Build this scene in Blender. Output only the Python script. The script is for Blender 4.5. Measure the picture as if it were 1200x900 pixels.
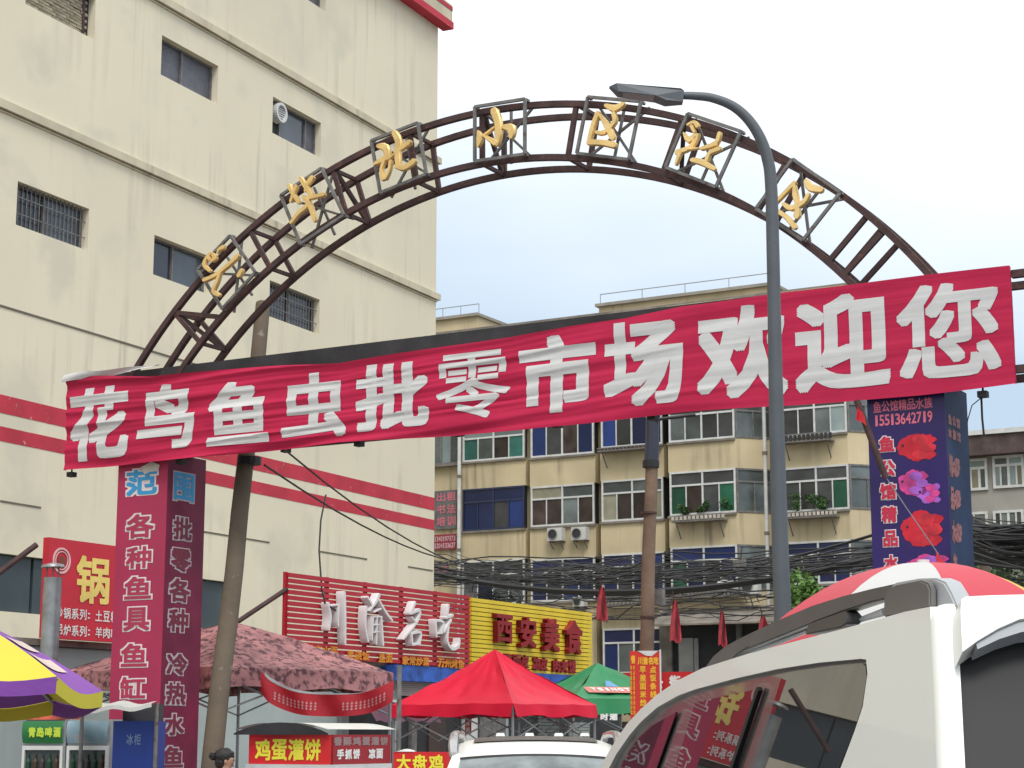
import bpy, bmesh, math, random
from mathutils import Vector, Matrix, noise
random.seed(7)
SC = bpy.context.scene
COL = SC.collection
for o in list(bpy.data.objects): bpy.data.objects.remove(o)

# ------------------------------------------------------------------ camera
CAM = Vector((0, 0, 1.75)); PITCH = math.atan(410 / 2200)
cd = bpy.data.cameras.new('camera'); cam = bpy.data.objects.new('camera', cd); COL.objects.link(cam)
cam.location = CAM; cam.rotation_euler = (math.pi / 2 + PITCH, 0, 0)
cd.lens = 66.0; cd.sensor_width = 36.0; cd.clip_end = 5000; cd.clip_start = .05
SC.camera = cam
# ------------------------------------------------------------------ sky and sun
SUN_EL, SUN_AZ = math.radians(54), math.radians(170)      # azimuth clockwise from +Y
w = bpy.data.worlds.new('World'); SC.world = w; w.use_nodes = True
nt = w.node_tree; N = nt.nodes; L = nt.links; N.clear()
out = N.new('ShaderNodeOutputWorld'); bg = N.new('ShaderNodeBackground'); bg.inputs[1].default_value = .15
sky = N.new('ShaderNodeTexSky'); sky.sky_type = 'NISHITA'; sky.sun_disc = False
sky.sun_elevation = SUN_EL; sky.sun_rotation = SUN_AZ; sky.dust_density = 2.5; sky.air_density = 1.0
tc = N.new('ShaderNodeTexCoord'); sep = N.new('ShaderNodeSeparateXYZ'); L.new(tc.outputs['Generated'], sep.inputs[0])
mp = N.new('ShaderNodeMapping'); mp.inputs['Scale'].default_value = (1.6, 1.6, 3.2); mp.inputs['Location'].default_value = (.6, .1, .2)
L.new(tc.outputs['Generated'], mp.inputs[0])
nz = N.new('ShaderNodeTexNoise'); nz.inputs['Scale'].default_value = 1.7; nz.inputs['Detail'].default_value = 4; nz.inputs['Roughness'].default_value = .45
L.new(mp.outputs[0], nz.inputs['Vector'])
el = N.new('ShaderNodeMapRange'); el.inputs[1].default_value = .17; el.inputs[2].default_value = .42; el.inputs[3].default_value = .0; el.inputs[4].default_value = .9
L.new(sep.outputs['Z'], el.inputs[0])
nm = N.new('ShaderNodeMapRange'); nm.inputs[1].default_value = .3; nm.inputs[2].default_value = .7; nm.inputs[3].default_value = -.22; nm.inputs[4].default_value = .25
L.new(nz.outputs['Fac'], nm.inputs[0])
ad = N.new('ShaderNodeMath'); ad.operation = 'ADD'; ad.use_clamp = True; L.new(el.outputs[0], ad.inputs[0]); L.new(nm.outputs[0], ad.inputs[1])
mx = N.new('ShaderNodeMixRGB'); L.new(ad.outputs[0], mx.inputs[0])
hz = N.new('ShaderNodeMixRGB'); hz.inputs[0].default_value = .85; hz.inputs[2].default_value = (3.2, 4.0, 4.85, 1)   # thin overcast veil over the blue
L.new(sky.outputs[0], hz.inputs[1]); L.new(hz.outputs[0], mx.inputs[1]); mx.inputs[2].default_value = (7.6, 7.7, 7.75, 1)
L.new(mx.outputs[0], bg.inputs[0]); L.new(bg.outputs[0], out.inputs[0])
sd = bpy.data.lights.new('sun', 'SUN'); sd.energy = 1.5; sd.angle = math.radians(20); sd.color = (1, .96, .9)
sun = bpy.data.objects.new('sun', sd); COL.objects.link(sun)
sdir = Vector((math.sin(SUN_AZ) * math.cos(SUN_EL), math.cos(SUN_AZ) * math.cos(SUN_EL), math.sin(SUN_EL)))
sun.rotation_euler = sdir.to_track_quat('Z', 'Y').to_euler()
SC.view_settings.view_transform = 'Standard'; SC.view_settings.look = 'None'
SC.view_settings.gamma = 1; SC.view_settings.exposure = 0.3; SC.view_settings.use_curve_mapping = False

# ------------------------------------------------------------------ helpers
def ray(px, py):
    x = (px - 600) / 2200; y = -(py - 450) / 2200
    return Vector((x, math.cos(PITCH) - y * math.sin(PITCH), math.sin(PITCH) + y * math.cos(PITCH)))
def at(px, py, Y):
    d = ray(px, py); return CAM + d * (Y / d.y)
class Plane:
    """a vertical (or leaning) plane of the place; s runs along it, z up, d towards the street"""
    def __init__(s, P0, az, face=-1, lean=0.0):
        a = math.radians(az); s.P = Vector((P0[0], P0[1], 0)); s.u = Vector((math.sin(a), math.cos(a), 0))
        n = Vector((s.u.y, -s.u.x, 0))
        if n.dot(Vector((0, 0, 0)) - s.P) < 0: n = -n
        s.n = n
    def off(s, d):
        q = Plane((0, 0), 0); q.P = s.P + s.n * d; q.u = s.u; q.n = s.n; return q
    def sz(s, px, py):
        r = ray(px, py); t = (s.P - CAM).dot(s.n) / r.dot(s.n); h = CAM + r * t
        return (h - s.P).dot(s.u), h.z
    def pt(s, a, z, d=0): return s.P + s.u * a + s.n * d + Vector((0, 0, z))
def wl(o):
    v = Vector((0, 0, 0))
    while o is not None: v = v + o.location; o = o.parent
    return v
MATS = {}
def mat(name, col, rough=.65, metal=0, var=.12, scale=2.0, bump=0, bscale=30, streak=0, streakcol=(.08, .075, .06), coat=0, spec=.5, emis=None, rust=None, fold=0, orand=0):
    if name in MATS: return MATS[name]
    m = bpy.data.materials.new(name); m.use_nodes = True; n = m.node_tree.nodes; l = m.node_tree.links
    b = n['Principled BSDF']; b.inputs['Roughness'].default_value = rough; b.inputs['Metallic'].default_value = metal
    b.inputs['Coat Weight'].default_value = coat; b.inputs['Specular IOR Level'].default_value = spec
    t = n.new('ShaderNodeTexCoord')
    nz = n.new('ShaderNodeTexNoise'); nz.inputs['Scale'].default_value = scale; nz.inputs['Detail'].default_value = 6
    l.new(t.outputs['Object'], nz.inputs['Vector'])
    mr = n.new('ShaderNodeMapRange'); mr.inputs[1].default_value = .3; mr.inputs[2].default_value = .7; l.new(nz.outputs['Fac'], mr.inputs[0])
    mix = n.new('ShaderNodeMixRGB'); l.new(mr.outputs[0], mix.inputs[0])
    mix.inputs[1].default_value = tuple(max(0, c * (1 - var)) for c in col) + (1,)
    mix.inputs[2].default_value = tuple(min(1, c * (1 + var)) for c in col) + (1,)
    cur = mix.outputs[0]
    if streak:
        mp = n.new('ShaderNodeMapping'); mp.inputs['Scale'].default_value = (2.2, 2.2, .12); l.new(t.outputs['Object'], mp.inputs[0])
        s1 = n.new('ShaderNodeTexNoise'); s1.inputs['Scale'].default_value = 1.6; s1.inputs['Detail'].default_value = 5; l.new(mp.outputs[0], s1.inputs['Vector'])
        s2 = n.new('ShaderNodeTexNoise'); s2.inputs['Scale'].default_value = .35; s2.inputs['Detail'].default_value = 3; l.new(t.outputs['Object'], s2.inputs['Vector'])
        r1 = n.new('ShaderNodeMapRange'); r1.inputs[1].default_value = .52; r1.inputs[2].default_value = .76; l.new(s1.outputs['Fac'], r1.inputs[0])
        r2 = n.new('ShaderNodeMapRange'); r2.inputs[1].default_value = .4; r2.inputs[2].default_value = .65; l.new(s2.outputs['Fac'], r2.inputs[0])
        mu = n.new('ShaderNodeMath'); mu.operation = 'MULTIPLY'; l.new(r1.outputs[0], mu.inputs[0]); l.new(r2.outputs[0], mu.inputs[1])
        m3 = n.new('ShaderNodeMath'); m3.operation = 'MULTIPLY'; l.new(mu.outputs[0], m3.inputs[0]); m3.inputs[1].default_value = streak
        mx = n.new('ShaderNodeMixRGB'); l.new(m3.outputs[0], mx.inputs[0]); l.new(cur, mx.inputs[1]); mx.inputs[2].default_value = streakcol + (1,)
        cur = mx.outputs[0]
    if rust:
        s1 = n.new('ShaderNodeTexNoise'); s1.inputs['Scale'].default_value = rust[1]; s1.inputs['Detail'].default_value = 8; l.new(t.outputs['Object'], s1.inputs['Vector'])
        r1 = n.new('ShaderNodeMapRange'); r1.inputs[1].default_value = rust[2]; r1.inputs[2].default_value = rust[2] + .12; l.new(s1.outputs['Fac'], r1.inputs[0])
        mx = n.new('ShaderNodeMixRGB'); l.new(r1.outputs[0], mx.inputs[0]); l.new(cur, mx.inputs[1]); mx.inputs[2].default_value = rust[0] + (1,)
        cur = mx.outputs[0]
    if orand:
        oi = n.new('ShaderNodeObjectInfo'); om = n.new('ShaderNodeMapRange'); om.inputs[3].default_value = 1 - orand; om.inputs[4].default_value = 1 + orand * .6; l.new(oi.outputs['Random'], om.inputs[0])
        vm = n.new('ShaderNodeVectorMath'); vm.operation = 'SCALE'; l.new(cur, vm.inputs[0]); l.new(om.outputs[0], vm.inputs['Scale']); cur = vm.outputs[0]
    l.new(cur, b.inputs['Base Color'])
    if bump:
        bz = n.new('ShaderNodeTexNoise'); bz.inputs['Scale'].default_value = bscale; bz.inputs['Detail'].default_value = 5
        if fold:
            mp = n.new('ShaderNodeMapping'); mp.inputs['Scale'].default_value = (.25, .25, fold); l.new(t.outputs['Object'], mp.inputs[0]); l.new(mp.outputs[0], bz.inputs['Vector'])
        else: l.new(t.outputs['Object'], bz.inputs['Vector'])
        bp = n.new('ShaderNodeBump'); bp.inputs['Strength'].default_value = bump; bp.inputs['Distance'].default_value = .02
        l.new(bz.outputs['Fac'], bp.inputs['Height']); l.new(bp.outputs[0], b.inputs['Normal'])
    MATS[name] = m; return m
def obj(name, bm, m, parent=None, smooth=False):
    me = bpy.data.meshes.new(name)
    if parent is not None: bmesh.ops.translate(bm, verts=bm.verts, vec=-wl(parent))
    if smooth:
        for f in bm.faces: f.smooth = True
    bm.to_mesh(me); bm.free()
    for k in (m if isinstance(m, (list, tuple)) else [m]): me.materials.append(k)
    if smooth:
        try: me.set_sharp_from_angle(angle=math.radians(38))
        except Exception: pass
    o = bpy.data.objects.new(name, me); COL.objects.link(o)
    if parent is not None: o.parent = parent
    return o
def thing(name, label, cat, loc=(0, 0, 0), group=None):
    o = bpy.data.objects.new(name, None); COL.objects.link(o); o.location = loc; o.empty_display_size = .3
    o['label'] = label; o['category'] = cat
    if group: o['group'] = group
    return o
def tag(o, label, cat, group=None):
    o['label'] = label; o['category'] = cat
    if group: o['group'] = group
    return o
def dup(root, loc, label=None):
    r = root.copy(); COL.objects.link(r); r.location = loc
    if label: r['label'] = label
    for c in root.children:
        k = c.copy(); COL.objects.link(k); k.parent = r
        for g in c.children:
            d = g.copy(); COL.objects.link(d); d.parent = k
    return r
def BM(): return bmesh.new()
def quad(bm, *p):
    vs = [bm.verts.new(q) for q in p]
    try: return bm.faces.new(vs)
    except ValueError: return None
def hexa(bm, P):   # P: 8 points, bottom 4 then top 4
    v = [bm.verts.new(p) for p in P]
    for f in ((3, 2, 1, 0), (4, 5, 6, 7), (0, 1, 5, 4), (1, 2, 6, 5), (2, 3, 7, 6), (3, 0, 4, 7)):
        bm.faces.new([v[i] for i in f])
def pbox(bm, pl, s0, s1, z0, z1, d0, d1):
    hexa(bm, [pl.pt(s0, z0, d0), pl.pt(s1, z0, d0), pl.pt(s1, z0, d1), pl.pt(s0, z0, d1),
              pl.pt(s0, z1, d0), pl.pt(s1, z1, d0), pl.pt(s1, z1, d1), pl.pt(s0, z1, d1)])
def fixn(bm):
    bmesh.ops.recalc_face_normals(bm, faces=bm.faces); return bm
def bar(bm, p, q, w=.05, h=None, up=Vector((0, 0, 1))):
    h = h or w; p = Vector(p); q = Vector(q); d = (q - p).normalized()
    a = d.cross(up)
    if a.length < 1e-3: a = d.cross(Vector((0, 1, 0)))
    a.normalize(); b = a.cross(d).normalized(); a = a * w / 2; b = b * h / 2
    hexa(bm, [p - a - b, p + a - b, q + a - b, q - a - b, p - a + b, p + a + b, q + a + b, q - a + b])
def tube(bm, pts, r, n=8, caps=True):
    pts = [Vector(p) for p in pts]; k = len(pts); rr = r if isinstance(r, (list, tuple)) else [r] * k
    rings = []; ref = None
    for i in range(k):
        t = (pts[min(i + 1, k - 1)] - pts[max(i - 1, 0)]).normalized()
        if ref is None:
            ref = Vector((0, 0, 1)) if abs(t.z) < .9 else Vector((1, 0, 0))
        a = (ref - t * ref.dot(t)).normalized(); b = t.cross(a); ref = a
        rings.append([bm.verts.new(pts[i] + (a * math.cos(2 * math.pi * j / n) + b * math.sin(2 * math.pi * j / n)) * rr[i]) for j in range(n)])
    for i in range(k - 1):
        for j in range(n):
            bm.faces.new((rings[i][j], rings[i][(j + 1) % n], rings[i + 1][(j + 1) % n], rings[i + 1][j]))
    if caps and n > 2:
        bm.faces.new(rings[0][::-1]); bm.faces.new(rings[-1])
def lathe(bm, c, prof, n=20, axis=None):
    c = Vector(c); rings = []
    for r, z in prof:
        rings.append([bm.verts.new(c + Vector((r * math.cos(2 * math.pi * j / n), r * math.sin(2 * math.pi * j / n), z))) for j in range(n)])
    for i in range(len(rings) - 1):
        for j in range(n): bm.faces.new((rings[i][j], rings[i][(j + 1) % n], rings[i + 1][(j + 1) % n], rings[i + 1][j]))
    return rings
def gridf(bm, nu, nv, f, wrap=False):
    V = [[bm.verts.new(f(i / nu, j / nv)) for j in range(nv + 1)] for i in range(nu + 1)]
    for i in range(nu):
        for j in range(nv): bm.faces.new((V[i][j], V[i + 1][j], V[i + 1][j + 1], V[i][j + 1]))
    return V
def polyfill(pts2, holes, mapf, thick=0):
    """flat polygon with holes, in 2D, mapped by mapf(a,b,h)"""
    bm = BM(); es = []
    for loop in [pts2] + list(holes):
        vs = [bm.verts.new((x, y, 0)) for x, y in loop]
        es += [bm.edges.new((vs[i], vs[(i + 1) % len(vs)])) for i in range(len(vs))]
    bmesh.ops.triangle_fill(bm, use_beauty=True, use_dissolve=False, edges=es, normal=(0, 0, 1))
    if thick:
        r = bmesh.ops.extrude_face_region(bm, geom=list(bm.faces))
        for v in [g for g in r['geom'] if isinstance(g, bmesh.types.BMVert)]: v.co.z -= thick
    for v in bm.verts: v.co = mapf(v.co.x, v.co.y, v.co.z)
    return fixn(bm)
# ---- glyphs of the built-in font, as meshes
GL = {}
def glyph(ch):
    if ch in GL: return GL[ch]
    cu = bpy.data.curves.new('t', 'FONT'); cu.body = ch; cu.resolution_u = 3
    ob = bpy.data.objects.new('t', cu); COL.objects.link(ob)
    dg = bpy.context.evaluated_depsgraph_get(); me = bpy.data.meshes.new_from_object(ob.evaluated_get(dg))
    vs = [(v.co.x, v.co.y) for v in me.vertices]; fs = [tuple(p.vertices) for p in me.polygons]
    x0 = min(v[0] for v in vs); x1 = max(v[0] for v in vs); y0 = min(v[1] for v in vs); y1 = max(v[1] for v in vs)
    cnt = {}
    for f in fs:
        for i in range(len(f)):
            e = (f[i], f[(i + 1) % len(f)]); k = tuple(sorted(e)); cnt.setdefault(k, []).append(e)
    bd = [v[0] for v in cnt.values() if len(v) == 1]
    if x1 - x0 < .3 * (y1 - y0): pad = (.3 * (y1 - y0) - (x1 - x0)) / 2; x0 -= pad; x1 += pad
    nv = [((x - x0) / (x1 - x0), (y - y0) / (y1 - y0)) for x, y in vs]
    bpy.data.objects.remove(ob); bpy.data.curves.remove(cu); bpy.data.meshes.remove(me)
    GL[ch] = (nv, fs, bd); return GL[ch]
def put_glyph(bm, ch, box, mapf, dil=0, h=0.004, depth=0, n=3):
    """box=(a0,a1,b0,b1) in plane units; dil in fraction of the box; mapf(a,b,h)"""
    nv, fs, bd = glyph(ch); a0, a1, b0, b1 = box; W = a1 - a0; H = b1 - b0
    offs = [(0, 0)] if not dil else [(i, j) for i in ([-1, 0, 1] if n == 3 else [-1, -.33, .33, 1]) for j in ([-1, 0, 1] if n == 3 else [-1, -.33, .33, 1])]
    sh = 1 - 2 * dil
    for k, (i, j) in enumerate(offs):
        hh = h + k * .00012
        P = [(a0 + W * (dil + x * sh + i * dil), b0 + H * (dil + y * sh + j * dil)) for x, y in nv]
        top = [bm.verts.new(mapf(x, y, hh + depth)) for x, y in P]
        for f in fs:
            try: bm.faces.new([top[q] for q in f])
            except ValueError: pass
        if depth:
            bot = [bm.verts.new(mapf(x, y, hh)) for x, y in P]
            for e0, e1 in bd:
                try: bm.faces.new((top[e1], top[e0], bot[e0], bot[e1]))
                except ValueError: pass
def text_on(parent, name, pl, txt, pxbox, m, dil=.04, h=.01, depth=0, vertical=False, gap=.12, split=False, n=3):
    """pxbox: (x0, ytop at x0, x1, ybottom at x0) in photo pixels, hit on the plane"""
    s0, zt = pl.sz(pxbox[0], pxbox[1]); s1, _ = pl.sz(pxbox[2], pxbox[1]); _, zb = pl.sz(pxbox[0], pxbox[3])
    mf = lambda a, b, hh: pl.pt(a, b, hh); k = len(txt); bm = BM(); last = None
    for i, c in enumerate(txt):
        if c == ' ': continue
        if vertical:
            hgt = (zt - zb) / k; box = (s0, s1, zt - hgt * (i + 1) + hgt * gap / 2, zt - hgt * i - hgt * gap / 2)
        else:
            wd = (s1 - s0) / k; box = (s0 + wd * i + wd * gap / 2, s0 + wd * (i + 1) - wd * gap / 2, zb, zt)
            if c in '：:': box = (box[0], box[0] + wd * .35, zb + (zt - zb) * .15, zt - (zt - zb) * .3)
        put_glyph(bm, c, box, mf, dil, h, depth, n)
        if split: last = obj(name, bm, m, parent); bm = BM()
    if not split: last = obj(name, bm, m, parent)
    else: bm.free()
    return last
def brush(bm, pts, mapf, thick=.05, h=0.0, seg=3):
    """one brush stroke: pts = (a,b,halfwidth) in plane units; rounded raised body"""
    P = []
    for i in range(len(pts) - 1):
        p0 = pts[max(i - 1, 0)]; p1 = pts[i]; p2 = pts[i + 1]; p3 = pts[min(i + 2, len(pts) - 1)]
        for k in range(seg):
            t = k / seg
            P.append(tuple(.5 * ((2 * p1[q]) + (-p0[q] + p2[q]) * t + (2 * p0[q] - 5 * p1[q] + 4 * p2[q] - p3[q]) * t * t + (-p0[q] + 3 * p1[q] - 3 * p2[q] + p3[q]) * t ** 3) for q in range(3)))
    P.append(pts[-1]); n = len(P); rows = []
    # round ends
    def dirv(i):
        a = P[max(i - 1, 0)]; b = P[min(i + 1, n - 1)]; dx = b[0] - a[0]; dy = b[1] - a[1]; q = math.hypot(dx, dy) or 1
        return dx / q, dy / q
    ext = []
    d = dirv(0); ext.append((P[0][0] - d[0] * P[0][2] * .7, P[0][1] - d[1] * P[0][2] * .7, P[0][2] * .55, d))
    for i in range(n): ext.append((P[i][0], P[i][1], P[i][2], dirv(i)))
    d = dirv(n - 1); ext.append((P[-1][0] + d[0] * P[-1][2] * .7, P[-1][1] + d[1] * P[-1][2] * .7, P[-1][2] * .45, d))
    for x, y, w, d in ext:
        nx, ny = -d[1], d[0]
        rows.append([bm.verts.new(mapf(x + nx * w * k, y + ny * w * k, h + hh * thick)) for k, hh in ((-1, 0), (-1, .72), (-.72, 1), (.72, 1), (1, .72), (1, 0))])
    for i in range(len(rows) - 1):
        for j in range(5): bm.faces.new((rows[i][j], rows[i][j + 1], rows[i + 1][j + 1], rows[i + 1][j]))
        bm.faces.new((rows[i][5], rows[i][0], rows[i + 1][0], rows[i + 1][5]))
    bm.faces.new(rows[0][::-1]); bm.faces.new(rows[-1])
def leaves(bm, c, R, n, size=.08, squash=.8, lumps=7, seed=1):
    rnd = random.Random(seed); c = Vector(c)
    cen = [Vector((rnd.gauss(0, .45), rnd.gauss(0, .45), rnd.gauss(0, .45) * squash)) * R for _ in range(lumps)]
    rad = [R * rnd.uniform(.28, .5) for _ in cen]
    for _ in range(n):
        k = rnd.randrange(lumps); d = Vector((rnd.gauss(0, 1), rnd.gauss(0, 1), rnd.gauss(0, 1))).normalized()
        p = c + cen[k] + d * rad[k] * rnd.uniform(.55, 1.08)
        a = Vector((rnd.gauss(0, 1), rnd.gauss(0, 1), rnd.gauss(0, .5))).normalized(); b = a.cross(Vector((rnd.gauss(0, 1), rnd.gauss(0, 1), rnd.gauss(0, 1)))).normalized()
        s = size * rnd.uniform(.6, 1.3)
        quad(bm, p - a * s, p - b * s * .5, p + a * s, p + b * s * .5)
# ------------------------------------------------------------------ planes of the place
P_F = Plane(at(507, 860, 56), 25.5)            # side wall of the big building
P_SG = Plane(at(552, 860, 40), 28.2)           # shop signs along the row
P_A = Plane(at(541, 860, 76), 119.5)           # apartment block front
P_ARCH = Plane(at(632, 860, 22), 119.5)        # arch and banner
P_R = Plane(at(1128, 860, 88), 119.5)
# ------------------------------------------------------------------ materials
M_fac = mat('cream_render', (.745, .68, .52), .85, var=.07, scale=.16, bump=.15, bscale=6, streak=.42, streakcol=(.23, .2, .155), rust=((.66, .615, .48), .55, .56))
M_fac_led = mat('ledge_render', (.58, .52, .385), .85, var=.12, scale=1.5, streak=.6)
M_red_str = mat('faded_red_paint', (.5, .035, .06), .8, var=.15, scale=1.2, rust=((.55, .48, .38), 7, .66))
M_glass_dk = mat('dark_window_glass', (.025, .03, .045), .12, var=.3, scale=.7, spec=.6)
M_glass_gr = mat('grey_window_glass', (.07, .085, .11), .15, var=.25, scale=.8, spec=.6)
M_dark = mat('dark_interior', (.03, .032, .036), .8, var=.3)
M_white = mat('white_frame', (.62, .63, .62), .5, var=.12, scale=4)
M_steel = mat('dull_steel', (.3, .31, .32), .45, metal=.6, var=.2)
M_rust = mat('rusty_steel', (.06, .029, .028), .7, var=.35, scale=5, rust=((.11, .045, .033), 9, .58), bump=.3, bscale=60)
M_greyst = mat('grey_painted_steel', (.16, .155, .15), .6, var=.3, scale=8, rust=((.1, .05, .035), 11, .6))
M_gold = mat('gold_letter', (.88, .62, .26), .32, metal=.5, var=.14, scale=5, bump=.1, bscale=25)
M_ban = mat('red_banner_cloth', (.49, .02, .072), .7, spec=.2, var=.08, scale=1.3, bump=.25, bscale=2.6, fold=9)
M_banw = mat('banner_white_print', (.62, .62, .62), .75, spec=.2, var=.05, scale=1.5, bump=.18, bscale=2.6, fold=9)
M_black = mat('black_board', (.028, .028, .032), .75, var=.4, scale=3, bump=.2)
M_blk = mat('black_rubber', (.015, .015, .017), .6)
M_brick = mat('old_brick', (.33, .29, .21), .9, var=.25, scale=6, bump=.3, orand=.3)
M_apt = mat('yellow_render', (.56, .47, .30), .85, var=.16, scale=.5, bump=.15, bscale=8, streak=.95, streakcol=(.17, .14, .1))
M_apt2 = mat('grey_render', (.3, .28, .24), .9, var=.2, scale=.8, streak=.7)
M_conc = mat('stained_concrete', (.2, .18, .155), .9, var=.3, scale=2, bump=.3)
M_asph = mat('asphalt', (.055, .055, .056), .9, var=.2, scale=1.5, bump=.3, bscale=60)
M_pave = mat('paving', (.22, .21, .2), .9, var=.15, scale=1.2, bump=.2)
M_line = mat('road_paint', (.6, .6, .58), .7, var=.2, scale=5)

# ------------------------------------------------------------------ ground
def struct(o): o['kind'] = 'structure'; return o
bm = BM(); gridf(bm, 24, 24, lambda a, b: Vector((-600 + 1200 * a, -300 + 1500 * b, -.02 + (0)))); struct(obj('ground', bm, mat('earth', (.16, .15, .13), .95, var=.2, scale=.3)))
u = P_F.u; nrm = P_F.n
def strip(name, o0, o1, z, m, a0=-60, a1=90):
    base = Vector((-1.0, 0, 0)); bm = BM()
    quad(bm, *[base + u * a + nrm * o + Vector((0, 0, z)) for a, o in ((a0, o0), (a1, o0), (a1, o1), (a0, o1))]); return struct(obj(name, bm, m))
strip('road', -4.5, 6.5, .0, M_asph)
bm = BM()
for a in range(-56, 50, 6): quad(bm, *[Vector((-1, 0, .004)) + u * x + nrm * o for x, o in ((a, .9), (a + 3, .9), (a + 3, 1.05), (a, 1.05))])
struct(obj('road_marking', bm, M_line))
for nm_, o0, o1 in (('pavement', -14, -4.5), ('pavement', 6.5, 20)):
    bm = BM(); base = Vector((-1, 0, 0))
    P = [base + u * a + nrm * o for a, o in ((-60, o0), (90, o0), (90, o1), (-60, o1))]
    hexa(bm, P + [p + Vector((0, 0, .12)) for p in P]); struct(obj(nm_, fixn(bm), M_pave))

# ------------------------------------------------------------------ big cream building
BLD = thing('commercial_building', 'tall cream rendered building with dark recessed windows and two red stripes', 'building', P_F.pt(0, 0, -10))
def wall_with_holes(pl, s0, s1, z0, z1, holes, depth, bmw):
    ss = sorted({s0, s1} | {h[0] for h in holes} | {h[1] for h in holes}); zs = sorted({z0, z1} | {h[2] for h in holes} | {h[3] for h in holes})
    def inh(a, b):
        return any(h[0] < a < h[1] and h[2] < b < h[3] for h in holes)
    for i in range(len(ss) - 1):
        for j in range(len(zs) - 1):
            a, b, c, d = ss[i], ss[i + 1], zs[j], zs[j + 1]
            if b - a < 1e-5 or d - c < 1e-5 or inh((a + b) / 2, (c + d) / 2): continue
            quad(bmw, pl.pt(a, c), pl.pt(b, c), pl.pt(b, d), pl.pt(a, d))
    for a, b, c, d in holes:
        for p, q in (((a, c), (a, d)), ((a, d), (b, d)), ((b, d), (b, c)), ((b, c), (a, c))):
            quad(bmw, pl.pt(*p), pl.pt(*q), pl.pt(*q, -depth), pl.pt(*p, -depth))
TOPZ = P_F.sz(507, 14)[1]; SMIN = -62
wins = []
def fwin(x0, x1, yt, yb):
    s0, zt = P_F.sz(x0, yt); zb = P_F.sz(x0, yb)[1]; s1 = P_F.sz(x1, yt)[0]; return (s0, s1, zb, zt)
r1 = fwin(190, 257, 41, 87); r1b = fwin(320, 377, 113, 157); r1a = fwin(33, 115, -62, -1)
r2 = fwin(21, 106, 212, 264); r2b = fwin(181, 248, 275, 322); r2c = fwin(316, 375, 339, 372)
hgt = 1.35
zr1 = r1[3]; zr2 = (r2[3] + r2b[3]) / 2; zb1 = (r1[2] + r1b[2]) / 2; zb2 = (r2[2] + r2b[2]) / 2
rows1 = [(r1a[0], r1a[1], zb1, zr1), (r1[0], r1[1], zb1, zr1), (r1b[0], r1b[1], zb1, zr1)]
rows2 = [(r2[0], r2[1], zb2, zr2), (r2b[0], r2b[1], zb2, zr2), (r2c[0], r2c[1], zb2, zr2)]
fl = zr1 - zr2
a, zt = P_F.sz(361, -30); b = P_F.sz(382, -30)[0]; zb3 = P_F.sz(361, 0)[1]
rows0 = [(b - (r1b[1] - r1b[0]), b, zb3, zb3 + (zr1 - zb1))]
s3, z3 = P_F.sz(117, 438); rows3 = [(s3 - .42, s3 + 1.6, z3 - (zr2 - zb2), z3)]
s_, z_ = P_F.sz(0, 648); zbb = P_F.sz(0, 716)[1]; s_2 = P_F.sz(268, 684)[0]
holes = rows0 + rows1 + rows2 + rows3 + [(-30, s_2, zbb, z_)]
for k in (1, 2):   # windows further along the wall, left of the picture
    w_ = rows1[0][1] - rows1[0][0]; d_ = rows1[1][0] - rows1[0][0]
    for r_ in (rows1, rows2): holes.append((r_[0][0] - d_ * k, r_[0][0] - d_ * k + w_, r_[0][2], r_[0][3]))
bm = BM(); wall_with_holes(P_F, SMIN, 0, 0, TOPZ, holes, .32, bm)
g = P_F.u
for aa, bb in ((0, 0), (SMIN, SMIN)): quad(bm, P_F.pt(aa, 0, 0), P_F.pt(aa, 0, -30), P_F.pt(aa, TOPZ, -30), P_F.pt(aa, TOPZ, 0))
quad(bm, P_F.pt(SMIN, TOPZ, 0), P_F.pt(0, TOPZ, 0), P_F.pt(0, TOPZ, -30), P_F.pt(SMIN, TOPZ, -30))
quad(bm, P_F.pt(SMIN, 0, -30), P_F.pt(0, 0, -30), P_F.pt(0, TOPZ, -30), P_F.pt(SMIN, TOPZ, -30))
obj('wall', bm, M_fac, BLD)
def band(name, y507, thick_px, d0, d1, m, s0=SMIN, s1=.0, y507b=None):
    z1 = P_F.sz(507, y507)[1]; z0 = P_F.sz(507, y507b if y507b else y507 + thick_px)[1]; bm = BM()
    pbox(bm, P_F, s0, s1, z0, z1, d0, d1); return obj(name, fixn(bm), m, BLD)
for y in (184, 345):
    band('string_course', y - 2, 7, .002, .11, M_fac_led, s1=.12); band('string_course', y + 6, 1.2, -.02, .04, M_fac_led, s1=.03)
band('string_course', 0, 0, .002, .35, M_fac_led, s1=.3, y507b=20)
band('painted_stripe', 2, 0, .36, .365, M_red_str, s1=.3, y507b=7); band('painted_stripe', 20, 0, .003, .38, M_red_str, s1=.34, y507b=28)
band('painted_stripe', 583, 0, .002, .008, M_red_str, s1=-.01, y507b=598); band('painted_stripe', 609, 0, .002, .008, M_red_str, s1=-.01, y507b=621)
zc = P_F.sz(0, 358)[1]; bm = BM(); pbox(bm, P_F, SMIN, P_F.sz(330, 350)[0], zc - .02, zc + .02, .002, .02); obj('wall_joint', fixn(bm), mat('joint_dirt', (.16, .14, .11), .9), BLD)
for (xa, ya, xb) in ((0, 587, 48), (233, 622, 316), (374, 646, 430), (478, 664, 507)):
    sa, z = P_F.sz(xa, ya); sb = P_F.sz(xb, ya)[0]; bm = BM(); pbox(bm, P_F, sa, sb, z - .018, z + .018, .002, .015); obj('wall_joint', fixn(bm), mat('joint_dirt', (.16, .14, .11), .9), BLD)
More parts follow.
